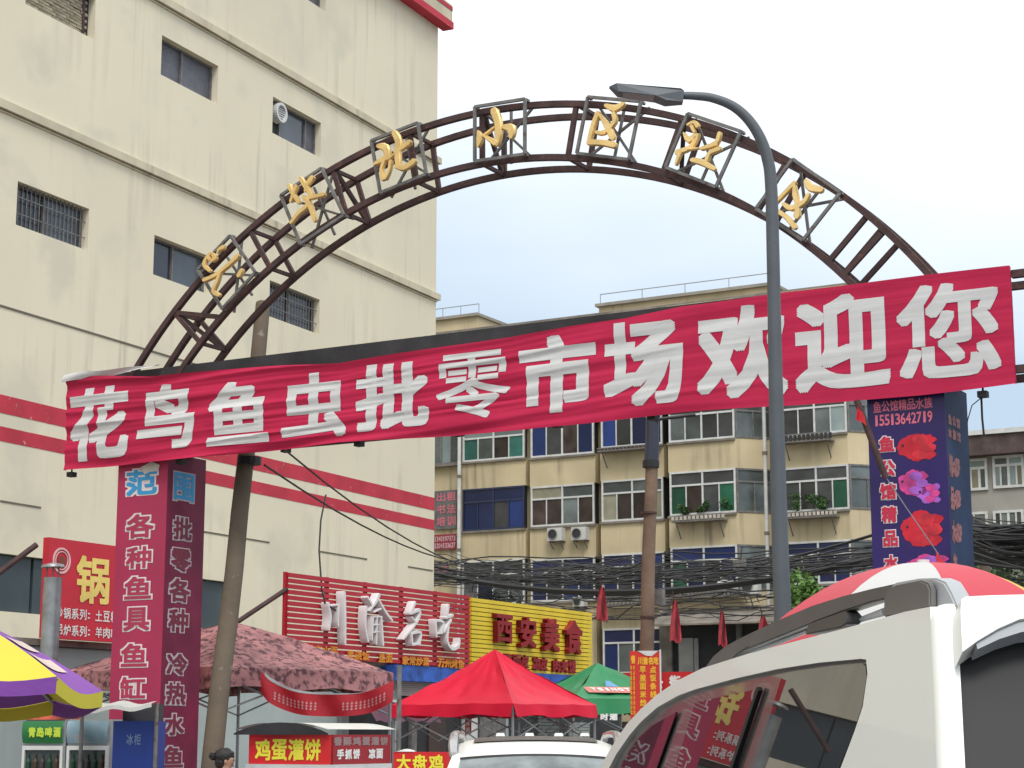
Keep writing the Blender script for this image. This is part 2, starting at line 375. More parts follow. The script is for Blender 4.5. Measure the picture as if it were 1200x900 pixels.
def simple_window(parent, pl, h, cols, mats, m_frame, d=-.24, fw=.05, bars=0):
    a, b, c, e = h; bm = BM()
    pbox(bm, pl, a, b, c, c + fw, d, d + .06); pbox(bm, pl, a, b, e - fw, e, d, d + .06)
    pbox(bm, pl, a, a + fw, c + fw, e - fw, d, d + .06); pbox(bm, pl, b - fw, b, c + fw, e - fw, d, d + .06)
    xs = [a + (b - a) * t for t in cols]
    for x in xs[1:-1]: pbox(bm, pl, x - fw / 2, x + fw / 2, c + fw, e - fw, d, d + .07)
    f = obj('window', fixn(bm), m_frame, parent)
    for i in range(len(xs) - 1):
        bm = BM(); pbox(bm, pl, xs[i] + .003, xs[i + 1] - .003, c + .003, e - .003, d - .05, d + .01 + .004 * (i % 2)); obj('pane', fixn(bm), mats[i % len(mats)], f)
    if bars:
        bm = BM(); k = int((b - a) / .14)
        for i in range(1, k): pbox(bm, pl, a + i * .14 - .008, a + i * .14 + .008, c, e, -.1, -.085)
        for z in (c + .3, e - .3): pbox(bm, pl, a, b, z - .01, z + .01, -.1, -.085)
        obj('grille', fixn(bm), M_greyst, f)
    return f
M_blind = mat('slatted_blind', (.1, .105, .13), .4, var=.2, scale=3, bump=.8, bscale=3, fold=14)
simple_window(BLD, P_F, rows1[1], (0, .45, 1), (M_blind,), M_greyst)
simple_window(BLD, P_F, rows1[2], (0, .25, .78, 1), (M_dark, M_glass_gr, M_blind), M_greyst)
simple_window(BLD, P_F, rows2[0], (0, .45, 1), (M_glass_dk, M_glass_gr), M_greyst, bars=1)
simple_window(BLD, P_F, rows2[1], (0, .42, 1), (M_glass_dk, M_glass_gr), M_greyst)
simple_window(BLD, P_F, rows2[2], (0, .48, 1), (M_glass_dk,), M_greyst, bars=1)
simple_window(BLD, P_F, rows0[0], (0, .5, 1), (M_blind,), M_greyst); simple_window(BLD, P_F, rows3[0], (0, .5, 1), (M_glass_dk,), M_greyst)
for h in holes[-4:]: simple_window(BLD, P_F, h, (0, .5, 1), (M_glass_dk,), M_greyst)
# bricked-up window, every brick a piece
a, b, c, e = rows1[0]; bm = BM(); pbox(bm, P_F, a, b, c, e, -.3, -.2); obj('brick_backing', fixn(bm), M_dark, BLD)
bme = bpy.data.meshes.new('brick'); tb = BM(); pbox(tb, P_F, 0, .225, 0, .062, 0, .05); bmesh.ops.translate(tb, verts=tb.verts, vec=-P_F.pt(0, 0)); fixn(tb); tb.to_mesh(bme); tb.free(); bme.materials.append(M_brick)
nb = 0
for r in range(int((e - c) / .075)):
    x = a + .02 - (.12 if r % 2 else 0)
    while x < b - .3:
        if x >= a and nb < 290 and c + .03 + r * .075 < P_F.sz(33, -12)[1] + 1.0:
            o = bpy.data.objects.new('brick', bme); COL.objects.link(o); o.parent = BLD
            o.location = P_F.pt(x + random.uniform(-.006, .006), c + .012 + r * .075, -.2 + random.uniform(-.012, .012)) - BLD.location; nb += 1
        x += .24
bm = BM(); pbox(bm, P_F, b - .28, b - .2, c, e, -.19, -.13); obj('window_post', fixn(bm), M_rust, BLD)
# exhaust fan
s, z = P_F.sz(330, 132); fan = thing('exhaust_fan', 'round white exhaust fan in the window of the cream building', 'fan', P_F.pt(s, z, -.1))
def ring_on(bm, pl, s, z, r0, r1, d0, d1, n=24):
    for i in range(n):
        t0 = 2 * math.pi * i / n; t1 = 2 * math.pi * (i + 1) / n
        P = [(s + r * math.cos(t), z + r * math.sin(t)) for r, t in ((r0, t0), (r1, t0), (r1, t1), (r0, t1))]
        hexa(bm, [pl.pt(*p, d0) for p in P] + [pl.pt(*p, d1) for p in P])
bm = BM(); ring_on(bm, P_F, s, z, .2, .27, -.2, .02); obj('fan_ring', fixn(bm), M_white, fan, True)
for k in range(7):
    zz = z - .18 + k * .06; hw = math.sqrt(max(.001, .04 - (zz - z) ** 2)); bm = BM(); pbox(bm, P_F, s - hw, s + hw, zz - .012, zz + .012, -.08, -.03); obj('fan_slat', fixn(bm), M_white, fan)
bm = BM(); ring_on(bm, P_F, s, z, 0.001, .2, -.2, -.12); obj('fan_back', fixn(bm), M_dark, fan)
# dark glazed band low on the wall
band_h = (-30, s_2, zbb, z_); bm = BM()
k = 0; x = s_2
while x > -22:
    bm = BM(); pbox(bm, P_F, x - 2.35, x - .03, zbb + .02, z_ - .02, -.2, -.12 - .01 * (k % 2)); obj('glass_panel', fixn(bm), mat('smoked_blue_glass', (.055, .075, .085), .35, var=.3, scale=.4), BLD); x -= 2.4; k += 1
bm = BM(); pbox(bm, P_F, -30, s_2, zbb, z_, -.31, -.22); obj('glass_backing', fixn(bm), M_dark, BLD)

# ------------------------------------------------------------------ apartment block
APT = thing('apartment_building', 'old yellow rendered apartment block with projecting glazed bays behind the banner', 'building', P_A.pt(8, 0, 0))
RZ = P_A.sz(600, 388)[1]
S_END = P_A.sz(1017, 600)[0]
bm = BM()
pbox(bm, P_A, -9, S_END, 0, RZ, -12, -.35)
obj('wall', fixn(bm), M_apt, APT)
bm = BM(); pbox(bm, P_A, -9, S_END + .2, RZ, RZ + .3, -12, .1); obj('cornice', fixn(bm), M_conc, APT)
def roofbox(x0, x1, y):
    s0, z = P_A.sz(x0, y); s1 = P_A.sz(x1, y)[0]; bm = BM(); pbox(bm, P_A, s0, s1, RZ + .3, z, -4, -.36); obj('rooftop_room', fixn(bm), M_apt, APT)
    bm = BM(); pbox(bm, P_A, s0 - .1, s1 + .1, z, z + .12, -4.1, -.2); obj('rooftop_slab', fixn(bm), M_apt2, APT)
    bm = BM()
    for k in range(5): bar(bm, P_A.pt(s0 + (s1 - s0) * k / 4, z, -.5), P_A.pt(s0 + (s1 - s0) * k / 4, z + .55, -.5), .03)
    bar(bm, P_A.pt(s0, z + .55, -.5), P_A.pt(s1, z + .55, -.5), .03); obj('roof_railing', fixn(bm), M_steel, APT)
roofbox(470, 554, 379); roofbox(697, 902, 358)
M_gl = {'d': mat('flat_glass_dark', (.06, .065, .07), .1, var=.4, scale=1.3, orand=.55, spec=.6), 'g': mat('flat_glass_grey', (.11, .13, .13), .15, var=.4, scale=1.1, orand=.55, spec=.6),
        'b': mat('blue_window_glass', (.014, .035, .15), .12, var=.25, scale=.8, orand=.55), 'n': mat('navy_window_glass', (.015, .024, .085), .15, var=.3, scale=.8, orand=.55),
        't': mat('teal_curtain', (.03, .15, .125), .3, var=.2, scale=2, orand=.55), 'e': mat('green_curtain', (.015, .1, .055), .3, var=.25, scale=2, orand=.55),
        'c': mat('cream_curtain', (.26, .25, .18), .3, var=.2, scale=2, orand=.55), 'w': mat('pale_glass', (.24, .3, .3), .2, var=.2, scale=1.1, orand=.55), 'r': mat('brown_curtain', (.05, .035, .032), .2, var=.5, scale=2, orand=.55)}
def bay_window(parent, pl, s0, s1, z0, z1, spec, top='', fm=None, fw=.07, tr=.3):
    """spec: string of pane codes; '|' starts after a thick mullion; top: transom pane codes"""
    fm = fm or M_white; bm = BM(); zt = z1 - (z1 - z0) * tr if top else z1
    for c, e in ((z0, z0 + fw), (z1 - fw, z1)): pbox(bm, pl, s0, s1, c, e, -.05, .03)
    for a in (s0, s1 - fw): pbox(bm, pl, a, a + fw, z0 + fw, z1 - fw, -.05, .03)
    if top: pbox(bm, pl, s0 + fw, s1 - fw, zt - fw / 2, zt + fw / 2, -.05, .025)
    n = len(spec)
    for i in range(1, n):
        x = s0 + (s1 - s0) * i / n; q = fw * (.6 if i % 2 else .95); pbox(bm, pl, x - q / 2, x + q / 2, z0 + fw, zt - (fw / 2 if top else fw), -.045, .02 + .004 * (i % 2))
    m = len(top)
    for i in range(1, m):
        x = s0 + (s1 - s0) * i / m; pbox(bm, pl, x - fw / 2, x + fw / 2, zt + fw / 2, z1 - fw, -.045, .02)
    f = obj('window', fixn(bm), fm, parent)
    for i, c in enumerate(spec):
        a = s0 + (s1 - s0) * i / n; b = s0 + (s1 - s0) * (i + 1) / n; bm = BM(); pbox(bm, pl, a + .01, b - .01, z0 + .01, zt - .01, -.06, -.02 + .012 * (i % 2)); obj('pane', fixn(bm), M_gl[c], f)
    for i, c in enumerate(top):
        a = s0 + (s1 - s0) * i / m; b = s0 + (s1 - s0) * (i + 1) / m; bm = BM(); pbox(bm, pl, a + .01, b - .01, zt + .01, z1 - .01, -.06, -.015); obj('pane', fixn(bm), M_gl[c], f)
    return f
def chamfer_plane(pl, s, ang):
    q = Plane((0, 0), 0); q.P = pl.pt(s, 0); c, sn = math.cos(ang), math.sin(ang); q.u = pl.u * c - pl.n * sn; q.n = pl.n * c + pl.u * sn; return q
def bay(px0, px1, d, rows, cham=0, bottom=None):
    pl = P_A.off(d); s0 = pl.sz(px0, 600)[0]; s1 = pl.sz(px1, 600)[0]
    zs = []
    for r in rows:
        zt = pl.sz(px0, r[0])[1]; zb = pl.sz(px0, r[1])[1]; zs.append((zb, zt)); bay_window(APT, pl, s0 + .05, s1 - (.05 if not cham else .0), zb, zt, r[2], r[3], M_white if len(r) < 5 else r[4], tr=.32 if r[3] else 0)
        if cham:
            cp = chamfer_plane(pl, s1, math.radians(48)); L_ = (d + .1) / math.sin(math.radians(48)); bay_window(APT, cp, .02, L_, zb, zt, cham[:2], 'g' if r[3] else '', M_greyst if len(r) < 5 else r[4])
    edges = [RZ] + [v for q in zs for v in (q[1], q[0])]; lo = bottom if bottom is not None else zs[-1][0] - 1.1
    edges.append(lo)
    for i in range(0, len(edges), 2):
        zt, zb = edges[i], edges[i + 1]
        if zt - zb < .05: continue
        bm = BM()
        if not cham: P = [pl.pt(s0, 0, -d - .3), pl.pt(s1, 0, -d - .3), pl.pt(s1, 0, 0), pl.pt(s0, 0, 0)]
        else:
            cp = chamfer_plane(pl, s1, math.radians(48)); L_ = (d + .1) / math.sin(math.radians(48)); P = [pl.pt(s0, 0, -d - .3), cp.pt(L_, 0, -.2), cp.pt(L_, 0, 0), pl.pt(s1, 0, 0), pl.pt(s0, 0, 0)]
        lov = [bm.verts.new(p + Vector((0, 0, zb + .002))) for p in P]; hiv = [bm.verts.new(p + Vector((0, 0, zt - .002))) for p in P]; k = len(P)
        bm.faces.new(lov[::-1]); bm.faces.new(hiv)
        for j in range(k): bm.faces.new((lov[j], lov[(j + 1) % k], hiv[(j + 1) % k], hiv[j]))
        obj('spandrel', fixn(bm), M_apt, APT)
        for z in ((zt - .05, zt + .0), ):   # sill lip
            if i: 
                bm = BM(); pbox(bm, pl, s0 - .02, s1 + .02, zt - .09, zt - .01, .003, .09); obj('sill', fixn(bm), M_conc, APT)
    # dark room behind
    bm = BM(); pbox(bm, pl, s0 + .1, s1 - .1, lo + .1, RZ - .1, -d - .25, -.12); obj('room', fixn(bm), M_dark, APT)
    return pl, s0, s1, zs
M_navyf = mat('navy_frame', (.02, .03, .08), .5)
B1 = bay(541, 616, .05, [(420, 460, 'dddd', 'dd'), (503, 542, 'tgrt', 'ww'), (574, 623, 'bndb', 'nn', M_navyf), (658, 710, 'dngg', 'dd')], bottom=4)
B2 = bay(621, 698, .22, [(415, 455, 'dddd', ''), (498, 537, 'bdrb', ''), (571, 618, 'rrgr', 'cg'), (656, 706, 'ndbn', 'nn')], bottom=4)
B3 = bay(704, 779, .5, [(403, 443, 'dddd', ''), (487, 526, 'bdnn', ''), (564, 612, 'crrc', 'gg'), (650, 699, 'ndnb', 'nb'), (737, 790, 'bgdn', 'nn')], bottom=2.2)
B4 = bay(784, 863, 1.0, [(390, 432, 'dddd', 'dd'), (474, 519, 'ggdd', 'dd'), (554, 605, 'erde', 'dd'), (642, 694, 'endn', 'nb')], cham='gg', bottom=6.2)
B5 = bay(918, 996, 1.0, [(380, 422, 'dddd', 'dd'), (466, 512, 'ddgw', 'dd'), (549, 601, 'gdde', 'dd'), (636, 686, 'dnnb', 'nn')], cham='gg', bottom=6.2)
# narrow bay at the left corner: glazed balcony and signs
s0, zt = P_A.sz(490, 505); s1 = P_A.sz(536, 505)[0]; zb = P_A.sz(509, 544)[1]
bay_window(APT, P_A.off(-.28), s0, s1, zb, zt, 'wgwg', '', M_greyst); pl = P_A.off(-.3)
bm = BM(); pbox(bm, pl, s0, s1, zb - .1, zb, 0, .2); obj('sill', fixn(bm), M_conc, APT)
M_sgrey = mat('grey_sign_board', (.13, .13, .13), .7, var=.3, scale=2); M_sred = mat('dark_red_sign', (.28, .03, .05), .6, var=.15); M_sredt = mat('faded_red_print', (.55, .16, .2), .7)
def board(x0, x1, yt, yb, base, name, label, m, th=.1):
    s0, z1 = base.sz(x0, yt); s1 = base.sz(x1, yt)[0]; z0 = base.sz(x0, yb)[1]; t = thing(name, label, 'sign', base.pt((s0 + s1) / 2, z0, th / 2)); bm = BM(); pbox(bm, base, s0, s1, z0, z1, 0, th); obj('board', fixn(bm), m, t); return t, base.off(th)
t, q = board(508, 536, 576, 621, pl, 'wall_sign', 'grey sign board with red characters beside the white drainpipe', M_sgrey, .06)
text_on(t, 'lettering', q, '出租', (511, 578, 535, 588), M_sredt, .03); text_on(t, 'lettering', q, '书法', (511, 592, 535, 603), M_sredt, .03); text_on(t, 'lettering', q, '培训', (511, 606, 535, 617), M_sredt, .03)
t, q = board(508, 535, 627, 645, pl, 'wall_sign', 'small red sign with two phone numbers under the grey one', M_sred, .06)
text_on(t, 'lettering', q, '1340197173', (509, 629, 534, 635), mat('pink_print', (.6, .35, .38), .6), .05); text_on(t, 'lettering', q, '1304133637', (509, 637, 534, 643), MATS['pink_print'], .05)
t, q = board(508, 526, 661, 680, pl, 'wall_sign', 'dim dark red sign behind the cable bundle near the corner', M_sgrey, .06)
text_on(t, 'lettering', q, '培训', (510, 663, 524, 677), M_sredt, .03)
# row of dark ground floor shops of the block, awning and parapets
def abox(name, x0, x1, yt, yb, d0, d1, m, parent=APT):
    q = P_A.off(d1); s0, z1 = q.sz(x0, yt); s1 = q.sz(x1, yt)[0]; z0 = q.sz(x0, yb)[1]; bm = BM(); pbox(bm, q, s0, s1, z0, z1, d0 - d1, 0); return obj(name, fixn(bm), m, parent)
abox('shop_opening', 784, 1012, 735, 900, -.3, .6, M_dark)
abox('column', 772, 786, 700, 900, -.3, .75, M_conc); abox('column', 862, 868, 722, 900, .3, .76, M_greyst)
abox('shutter', 795, 812, 748, 790, .6, .66, mat('grey_shutter', (.33, .34, .33), .6, var=.2, bump=.6, bscale=3, fold=12)); abox('shutter', 813, 818, 748, 790, .6, .64, MATS['grey_shutter'])
abox('wall', 541, 784, 795, 900, -.3, .1, M_conc)
aw = BM(); q = P_A.off(.8); s0, z1 = q.sz(776, 715); s1 = q.sz(1000, 715)[0]; z0 = q.sz(776, 736)[1]
hexa(aw, [q.pt(s0, z0, 1.3), q.pt(s1, z0, 1.3), q.pt(s1, z1, 0), q.pt(s0, z1, 0), q.pt(s0, z0 + .06, 1.3), q.pt(s1, z0 + .06, 1.3), q.pt(s1, z1 + .06, 0), q.pt(s0, z1 + .06, 0)])
obj('awning_roof', fixn(aw), M_conc, APT)
# drainpipes
for px, d in ((538, .2), (898, .12)):
    s = P_A.off(d).sz(px, 600)[0]; q = P_A.off(d); bm = BM(); tube(bm, [q.pt(s, 3.5), q.pt(s, RZ)], .075, 10); dp = thing('drainpipe', 'white drainpipe at the left end of the yellow block' if px < 600 else 'pale drainpipe between the two right bays of the yellow block', 'pipe', q.pt(s, 3.5)); obj('pipe', bm, M_white, dp, True)
    for zz in (6, 9, 12, 15):
        bm = BM(); tube(bm, [q.pt(s, zz), q.pt(s, zz + .12)], .1, 10); obj('pipe_clamp', bm, M_conc, dp)
# air conditioners
def aircon(px, py, w_px, h_px, d, label, z=None):
    q = P_A.off(d); s, zt = q.sz(px, py); s1 = q.sz(px + w_px, py)[0]; zb = q.sz(px, py + h_px)[1]
    t = thing('air_conditioner', label, 'air conditioner', q.pt(s, zb), 'air conditioners on the yellow block'); bm = BM(); pbox(bm, q, s, s1, zb, zt, 0, .35); obj('casing', fixn(bm), mat('ac_casing', (.55, .55, .52), .5, var=.15), t)
    w2 = (s1 - s); bm = BM(); ring_on(bm, q, s + w2 * .38, (zb + zt) / 2, .001, (zt - zb) * .4, .351, .36, 16); obj('fan_grille', fixn(bm), M_dark, t)
    bm = BM(); ring_on(bm, q, s + w2 * .38, (zb + zt) / 2, (zt - zb) * .36, (zt - zb) * .42, .36, .38, 16); obj('fan_ring', fixn(bm), M_steel, t)
    for k in (0, 1):
        bm = BM(); bar(bm, q.pt(s + w2 * (.15 + .7 * k), zb - .03, 0), q.pt(s + w2 * (.15 + .7 * k), zb - .03, .38), .04); bar(bm, q.pt(s + w2 * (.15 + .7 * k), zb - .3, 0), q.pt(s + w2 * (.15 + .7 * k), zb - .03, .33), .03); obj('bracket', fixn(bm), M_greyst, t)
aircon(646, 620, 17, 15, .24, 'left one of two white air conditioners under the cream curtained window'); aircon(674, 619, 17, 15, .24, 'right one of two white air conditioners under the cream curtained window')
aircon(872, 679, 20, 18, 1.25, 'pale air conditioner on the ledge right of the blue windows'); aircon(676, 700, 13, 12, .24, 'grimy air conditioner just above the yellow slatted sign')
# planters on brackets
def planter(x0, x1, yt, yb, d, label, m, plants=1, cat='planter'):
    q = P_A.off(d); s0, z1 = q.sz(x0, yt); s1 = q.sz(x1, yt)[0]; z0 = q.sz(x0, yb)[1]; t = thing('window_rack', label, cat, q.pt((s0 + s1) / 2, z0))
    bm = BM()
    for a in (0, .42): pbox(bm, q, s0, s1, z1 - .04, z1, .01 + a, .05 + a); pbox(bm, q, s0, s1, z0, z0 + .04, .01 + a, .05 + a)
    obj('rail', fixn(bm), M_greyst, t)
    k = max(6, int((s1 - s0) / .16))
    for i in range(k + 1):
        x = s0 + (s1 - s0 - .05) * i / k; bm = BM(); pbox(bm, q, x, x + (s1 - s0) / k * .62, z0 + .045, z1 - .045, .44, .49); obj('baluster', fixn(bm), m, t)
    bm = BM(); pbox(bm, q, s0, s1, z0 - .03, z0 - .005, .0, .5); obj('shelf', fixn(bm), M_conc, t)
    for k in (.08, .92):
        x = s0 + (s1 - s0) * k; bm = BM(); bar(bm, q.pt(x, z0 - .6, 0), q.pt(x, z0 - .03, .45), .035); obj('bracket', fixn(bm), M_greyst, t)
    return t, q, s0, s1, z0, z1
M_ball = mat('white_baluster', (.5, .46, .4), .7, var=.3, scale=5)
M_leaf = mat('leaf_green', (.05, .11, .03), .6, var=.5, scale=1.5); M_leaf2 = mat('leaf_bright', (.10, .2, .04), .6, var=.4, scale=1.2)
t, q, a, b, c, e = planter(793, 853, 606, 613, 1.02, 'balustered ledge with green plants under the teal window', M_ball)
for px, r in ((803, .42), (846, .5), (825, .25)):
    s = q.sz(px, 600)[0]; bm = BM(); leaves(bm, q.pt(s, e + .25, .25), r, 260, .06, lumps=3, seed=px); tag(obj('potted_plant', bm, M_leaf), f'leafy green plant at the {"left" if px < 810 else ("right" if px > 840 else "middle")} of the ledge under the teal window', 'plant')
t, q, a, b, c, e = planter(924, 984, 602, 609, 1.02, 'pale balustered ledge with bushy plants right of the street lamp', M_ball)
for px, r in ((936, .5), (958, .45), (975, .4)):
    s = q.sz(px, 600)[0]; bm = BM(); leaves(bm, q.pt(s, e + .35, .2), r, 260, .06, lumps=3, seed=px); tag(obj('potted_plant', bm, M_leaf), {936: 'leftmost bushy plant on the ledge right of the street lamp', 958: 'middle bushy plant on the ledge right of the street lamp', 975: 'rightmost bushy plant on the ledge right of the street lamp'}[px], 'plant')
planter(920, 978, 512, 521, 1.02, 'dark empty rack under the upper right window beside the street lamp', M_black, cat='window rack')
planter(706, 775, 527, 531, .55, 'rusty low rack under the uppermost window behind the wooden pole', M_rust, cat='window rack')
planter(706, 772, 701, 711, .55, 'cluttered rack below the navy windows behind the wooden pole', M_greyst, cat='window rack')
planter(784, 893, 695, 702, 1.02, 'cluttered dark rack beneath the lowest bay with a white sack', M_greyst, cat='window rack')
# white sack on that rack
q = P_A.off(1.2); s, z = q.sz(852, 697); bm = BM(); gridf(bm, 14, 8, lambda a, b: q.pt(s + 1.1 * (a - .5) * (1 - .6 * b), z + .95 * b * (1 - abs(a - .45)) ** .8 + .06 * math.sin(a * 17 + b * 9), .3 * math.sin(b * 3.1 + .4)))
tag(obj('sack', bm, mat('dirty_white_plastic', (.5, .5, .5), .6, var=.25, scale=4, bump=.5), None, True), 'dirty white plastic sack lying on the rack of the lowest bay', 'sack')

# ------------------------------------------------------------------ far right building
FR = thing('distant_building', 'grey low flat block with dark brown roof edge at the far right', 'building', P_R.pt(6, 0, 0))
def rz(x, y): return P_R.sz(x, y)
s0 = rz(1020, 600)[0]; s1 = s0 + 34; zr = rz(1128, 514)[1]; zm = rz(1128, 537)[1]
bm = BM(); pbox(bm, P_R, s0, s1, 0, zm, -10, 0); obj('wall', fixn(bm), mat('grey_wall', (.33, .32, .29), .9, var=.12, scale=.7, streak=.6), FR)
bm = BM(); pbox(bm, P_R, s0, s1, zm, zr, -10, .7); obj('roof_edge', fixn(bm), mat('brown_roof', (.085, .06, .055), .9, var=.35, scale=2, bump=.5), FR)
bm = BM(); pbox(bm, P_R, s0, s1, zr + .002, zr + .22, -10, .8); obj('roof_trim', fixn(bm), M_white, FR)
x0 = 1090
for px0, px1, yt, yb, sp, tp in ((1094, 1124, 541, 580, 'gwg', 'gg'), (1128, 1157, 539, 576, 'wcg', 'w'), (1163, 1200, 535, 573, 'wgwc', 'gw'), (1205, 1242, 532, 570, 'gwwg', 'gw'), (1094, 1158, 603, 640, 'ddgg', ''), (1164, 1200, 599, 640, 'dggd', '')):
    a, zt = rz(px0, yt); b = rz(px1, yt)[0]; zb = rz(px0, yb)[1]; bay_window(FR, P_R.off(.08), a, b, zb, zt, sp, tp, M_white, fw=.12)

# ------------------------------------------------------------------ shop row with slatted signs
SHOP = thing('shop_row', 'single storey row of small shops below the slatted signs', 'building', P_SG.pt(0, 0, -1))
QS = P_SG.off(-.35)
sl = P_SG.sz(-60, 700)[0]; sr = P_SG.sz(742, 790)[0]; zsb = P_SG.sz(552, 783)[1]
bm = BM(); pbox(bm, QS, sl, sr, 0, zsb - .05, -3.2, 0); obj('wall', fixn(bm), mat('pale_blue_wall', (.40, .47, .46), .8, var=.08, scale=1, streak=.4), SHOP)
bm = BM(); pbox(bm, QS, sl, sr, zsb - .04, zsb + .06, -3.4, .12); obj('roof', fixn(bm), M_conc, SHOP)
def shopface(name, x0, x1, yt, yb, d0, d1, m, parent=SHOP):
    q = QS; a, z1 = q.sz(x0, yt); b = q.sz(x1, yt)[0]; z0 = max(.15, q.sz(x0, yb)[1]); bm = BM(); pbox(bm, q, a, b, z0, z1, d0, d1); return obj(name, fixn(bm), m, parent)
M_shut = mat('white_shutter', (.55, .55, .55), .5, var=.1); M_shutp = mat('pink_shutter', (.55, .43, .42), .5, var=.1)
def shutter(x0, x1, yt, yb, m, n):
    a, z1 = QS.sz(x0, yt); b = QS.sz(x1, yt)[0]; z0 = max(.15, QS.sz(x0, yb)[1]); h = (z1 - z0) / n
    me = bpy.data.meshes.new('shutter_slat'); tb = BM(); pbox(tb, QS, 0, b - a, 0, h * .82, 0, .05); bmesh.ops.translate(tb, verts=tb.verts, vec=-QS.pt(0, 0)); fixn(tb); tb.to_mesh(me); tb.free(); me.materials.append(m)
    for i in range(n):
        o = bpy.data.objects.new('shutter_slat', me); COL.objects.link(o); o.parent = SHOP; o.location = QS.pt(a, z0 + i * h, .02) - SHOP.location
shopface('doorway', 466, 548, 815, 1100, .01, .015, M_dark); shutter(466, 548, 793, 815, M_shutp, 9)
shopface('doorway', 402, 462, 822, 1100, .01, .02, M_dark); shopface('doorway', 596, 725, 822, 1100, .01, .016, M_dark); shutter(556, 742, 790, 822, M_shut, 12)
shopface('door_frame', 395, 403, 822, 1100, .01, .12, M_steel); shopface('door_frame', 478, 484, 822, 1100, .02, .1, M_greyst); shopface('door_frame', 540, 556, 800, 1100, .02, .14, M_white)
shopface('door', 500, 520, 830, 1100, .02, .06, mat('brown_door', (.06, .035, .03), .5)); shopface('door', 560, 590, 832, 1100, .02, .06, M_greyst)
shutter(628, 652, 838, 870, mat('dull_shutter', (.1, .12, .11), .6), 8); shutter(665, 688, 846, 875, mat('pale_slats', (.3, .33, .3), .6), 9)
bm = BM(); pbox(bm, P_SG, P_SG.sz(463, 790)[0], P_SG.sz(706, 790)[0], zsb - .33, zsb - .02, -.3, .02); obj('blue_fascia', fixn(bm), mat('blue_fascia', (.03, .1, .42), .6, var=.4, scale=4, bump=.4), SHOP)

def slat_sign(name, label, x0, x1, yt, yb, n, col, backcol, seams=0, corner_at=None):
    a, z1 = P_SG.sz(x0, yt); b = P_SG.sz(x1, yt)[0]
    if corner_at: z0 = P_SG.sz(*corner_at)[1]
    else: z0 = P_SG.sz(x0, yb)[1]
    t = thing(name, label, 'sign', P_SG.pt((a + b) / 2, z0))
    if not seams:
        bm = BM(); pbox(bm, P_SG, a + .03, b - .03, z0 + .02, z1 - .02, -.14, -.09); obj('backing', fixn(bm), backcol, t)
    h = (z1 - z0) / n; m = mat(name + '_slat', col, .45, var=.1, scale=2)
    me = bpy.data.meshes.new('slat'); tb = BM(); pbox(tb, P_SG, 0, b - a, 0, h * (.74 if seams else .82), -.05, 0); bmesh.ops.translate(tb, verts=tb.verts, vec=-P_SG.pt(0, 0)); fixn(tb); tb.to_mesh(me); tb.free(); me.materials.append(m)
    for i in range(n):
        o = bpy.data.objects.new('slat', me); COL.objects.link(o); o.parent = t; o.location = P_SG.pt(a, z0 + i * h + h * .1, 0) - t.location
    for i in range(seams + 1):
        x = a + (b - a) * i / max(1, seams); bm = BM(); pbox(bm, P_SG, x - .05, x + .05, z0, z1, -.1, -.055); obj('upright', fixn(bm), m, t)
    return t, a, b, z0, z1
M_pale = mat('pale_gap', (.62, .58, .52), .8, var=.1)
T1, a, b, c, e = slat_sign('red_slatted_sign', 'long red slatted shop sign with four raised white brush characters', 339, 551, 670, 755, 15, (.42, .015, .03), M_pale, 5, (548, 783))
T2, a2, b2, c2, e2 = slat_sign('yellow_slatted_sign', 'yellow slatted shop sign with raised dark red characters above the red tent', 553, 693.5, 700, 0, 16, (.75, .55, .035), mat('dark_gap', (.08, .06, .02), .8), 0, (692, 794))
M_w3 = mat('white_letter', (.72, .7, .7), .45, var=.06); M_or = mat('orange_letter', (.72, .26, .02), .5, var=.1); M_dr = mat('dark_red_letter', (.26, .008, .012), .5, var=.15)
def brush_chars(parent, name, pl, strokes, ox, oy, sc, thick, h, m, wf=1.0):
    bm = BM(); mf = lambda p, q, hh: pl.pt(p, q, hh)
    for i, st in enumerate(strokes):
        *pp, w_ = st; pts = []
        ws = w_ if isinstance(w_, tuple) else (w_,) * len(pp)
        for (x, y), wv in zip(pp, ws):
            px, py = ox + x / sc, oy + y / sc; s, z = pl.sz(px, py); s2, z2 = pl.sz(px + 1, py + 1)
            pts.append((s, z, abs(z2 - z) * wv / sc / 2 * wf))
        brush(bm, pts, mf, thick, h + i * .0012)
    return obj(name, fixn(bm), m, parent, True)
BR = [[((240, 250), (252, 330), (242, 405), (30, 34, 26)), ((255, 262), (305, 255), 14), ((300, 262), (298, 385), (28, 22)), ((335, 185), (340, 330), (340, 490), (40, 32, 28))],
      [((482, 212), (505, 250), (26, 18)), ((472, 272), (465, 380), (482, 478), (30, 22, 24)), ((550, 198), (530, 240), (492, 292), (34, 28, 12)), ((552, 232), (590, 300), (628, 350), (18, 24, 24)), ((520, 300), (562, 280), 12), ((512, 330), (505, 470), (18, 16)), ((537, 330), (532, 492), (14, 18)), ((510, 328), (566, 330), 12), ((562, 330), (572, 500), (18, 24)), ((512, 380), (548, 376), 9), ((510, 425), (548, 420), 9)],
      [((770, 245), (745, 308), (30, 20)), ((745, 312), (800, 290), (785, 355), (700, 465), (16, 30, 26, 16)), ((752, 332), (772, 358), 14), ((748, 430), (755, 500), (26, 20)), ((755, 500), (800, 492), (18, 18)), ((752, 430), (805, 425), (797, 495), (18, 26, 18))],
      [((897, 350), (903, 450), (26, 20)), ((900, 352), (945, 362), (935, 428), (16, 26, 20)), ((905, 432), (938, 428), 14), ((975, 262), (968, 325), (34, 24)), ((962, 335), (1002, 320), 22), ((990, 350), (948, 425), (26, 14)), ((975, 392), (968, 480), (1000, 525), (1038, 505), (1043, 460), (24, 26, 28, 28, 10))]]
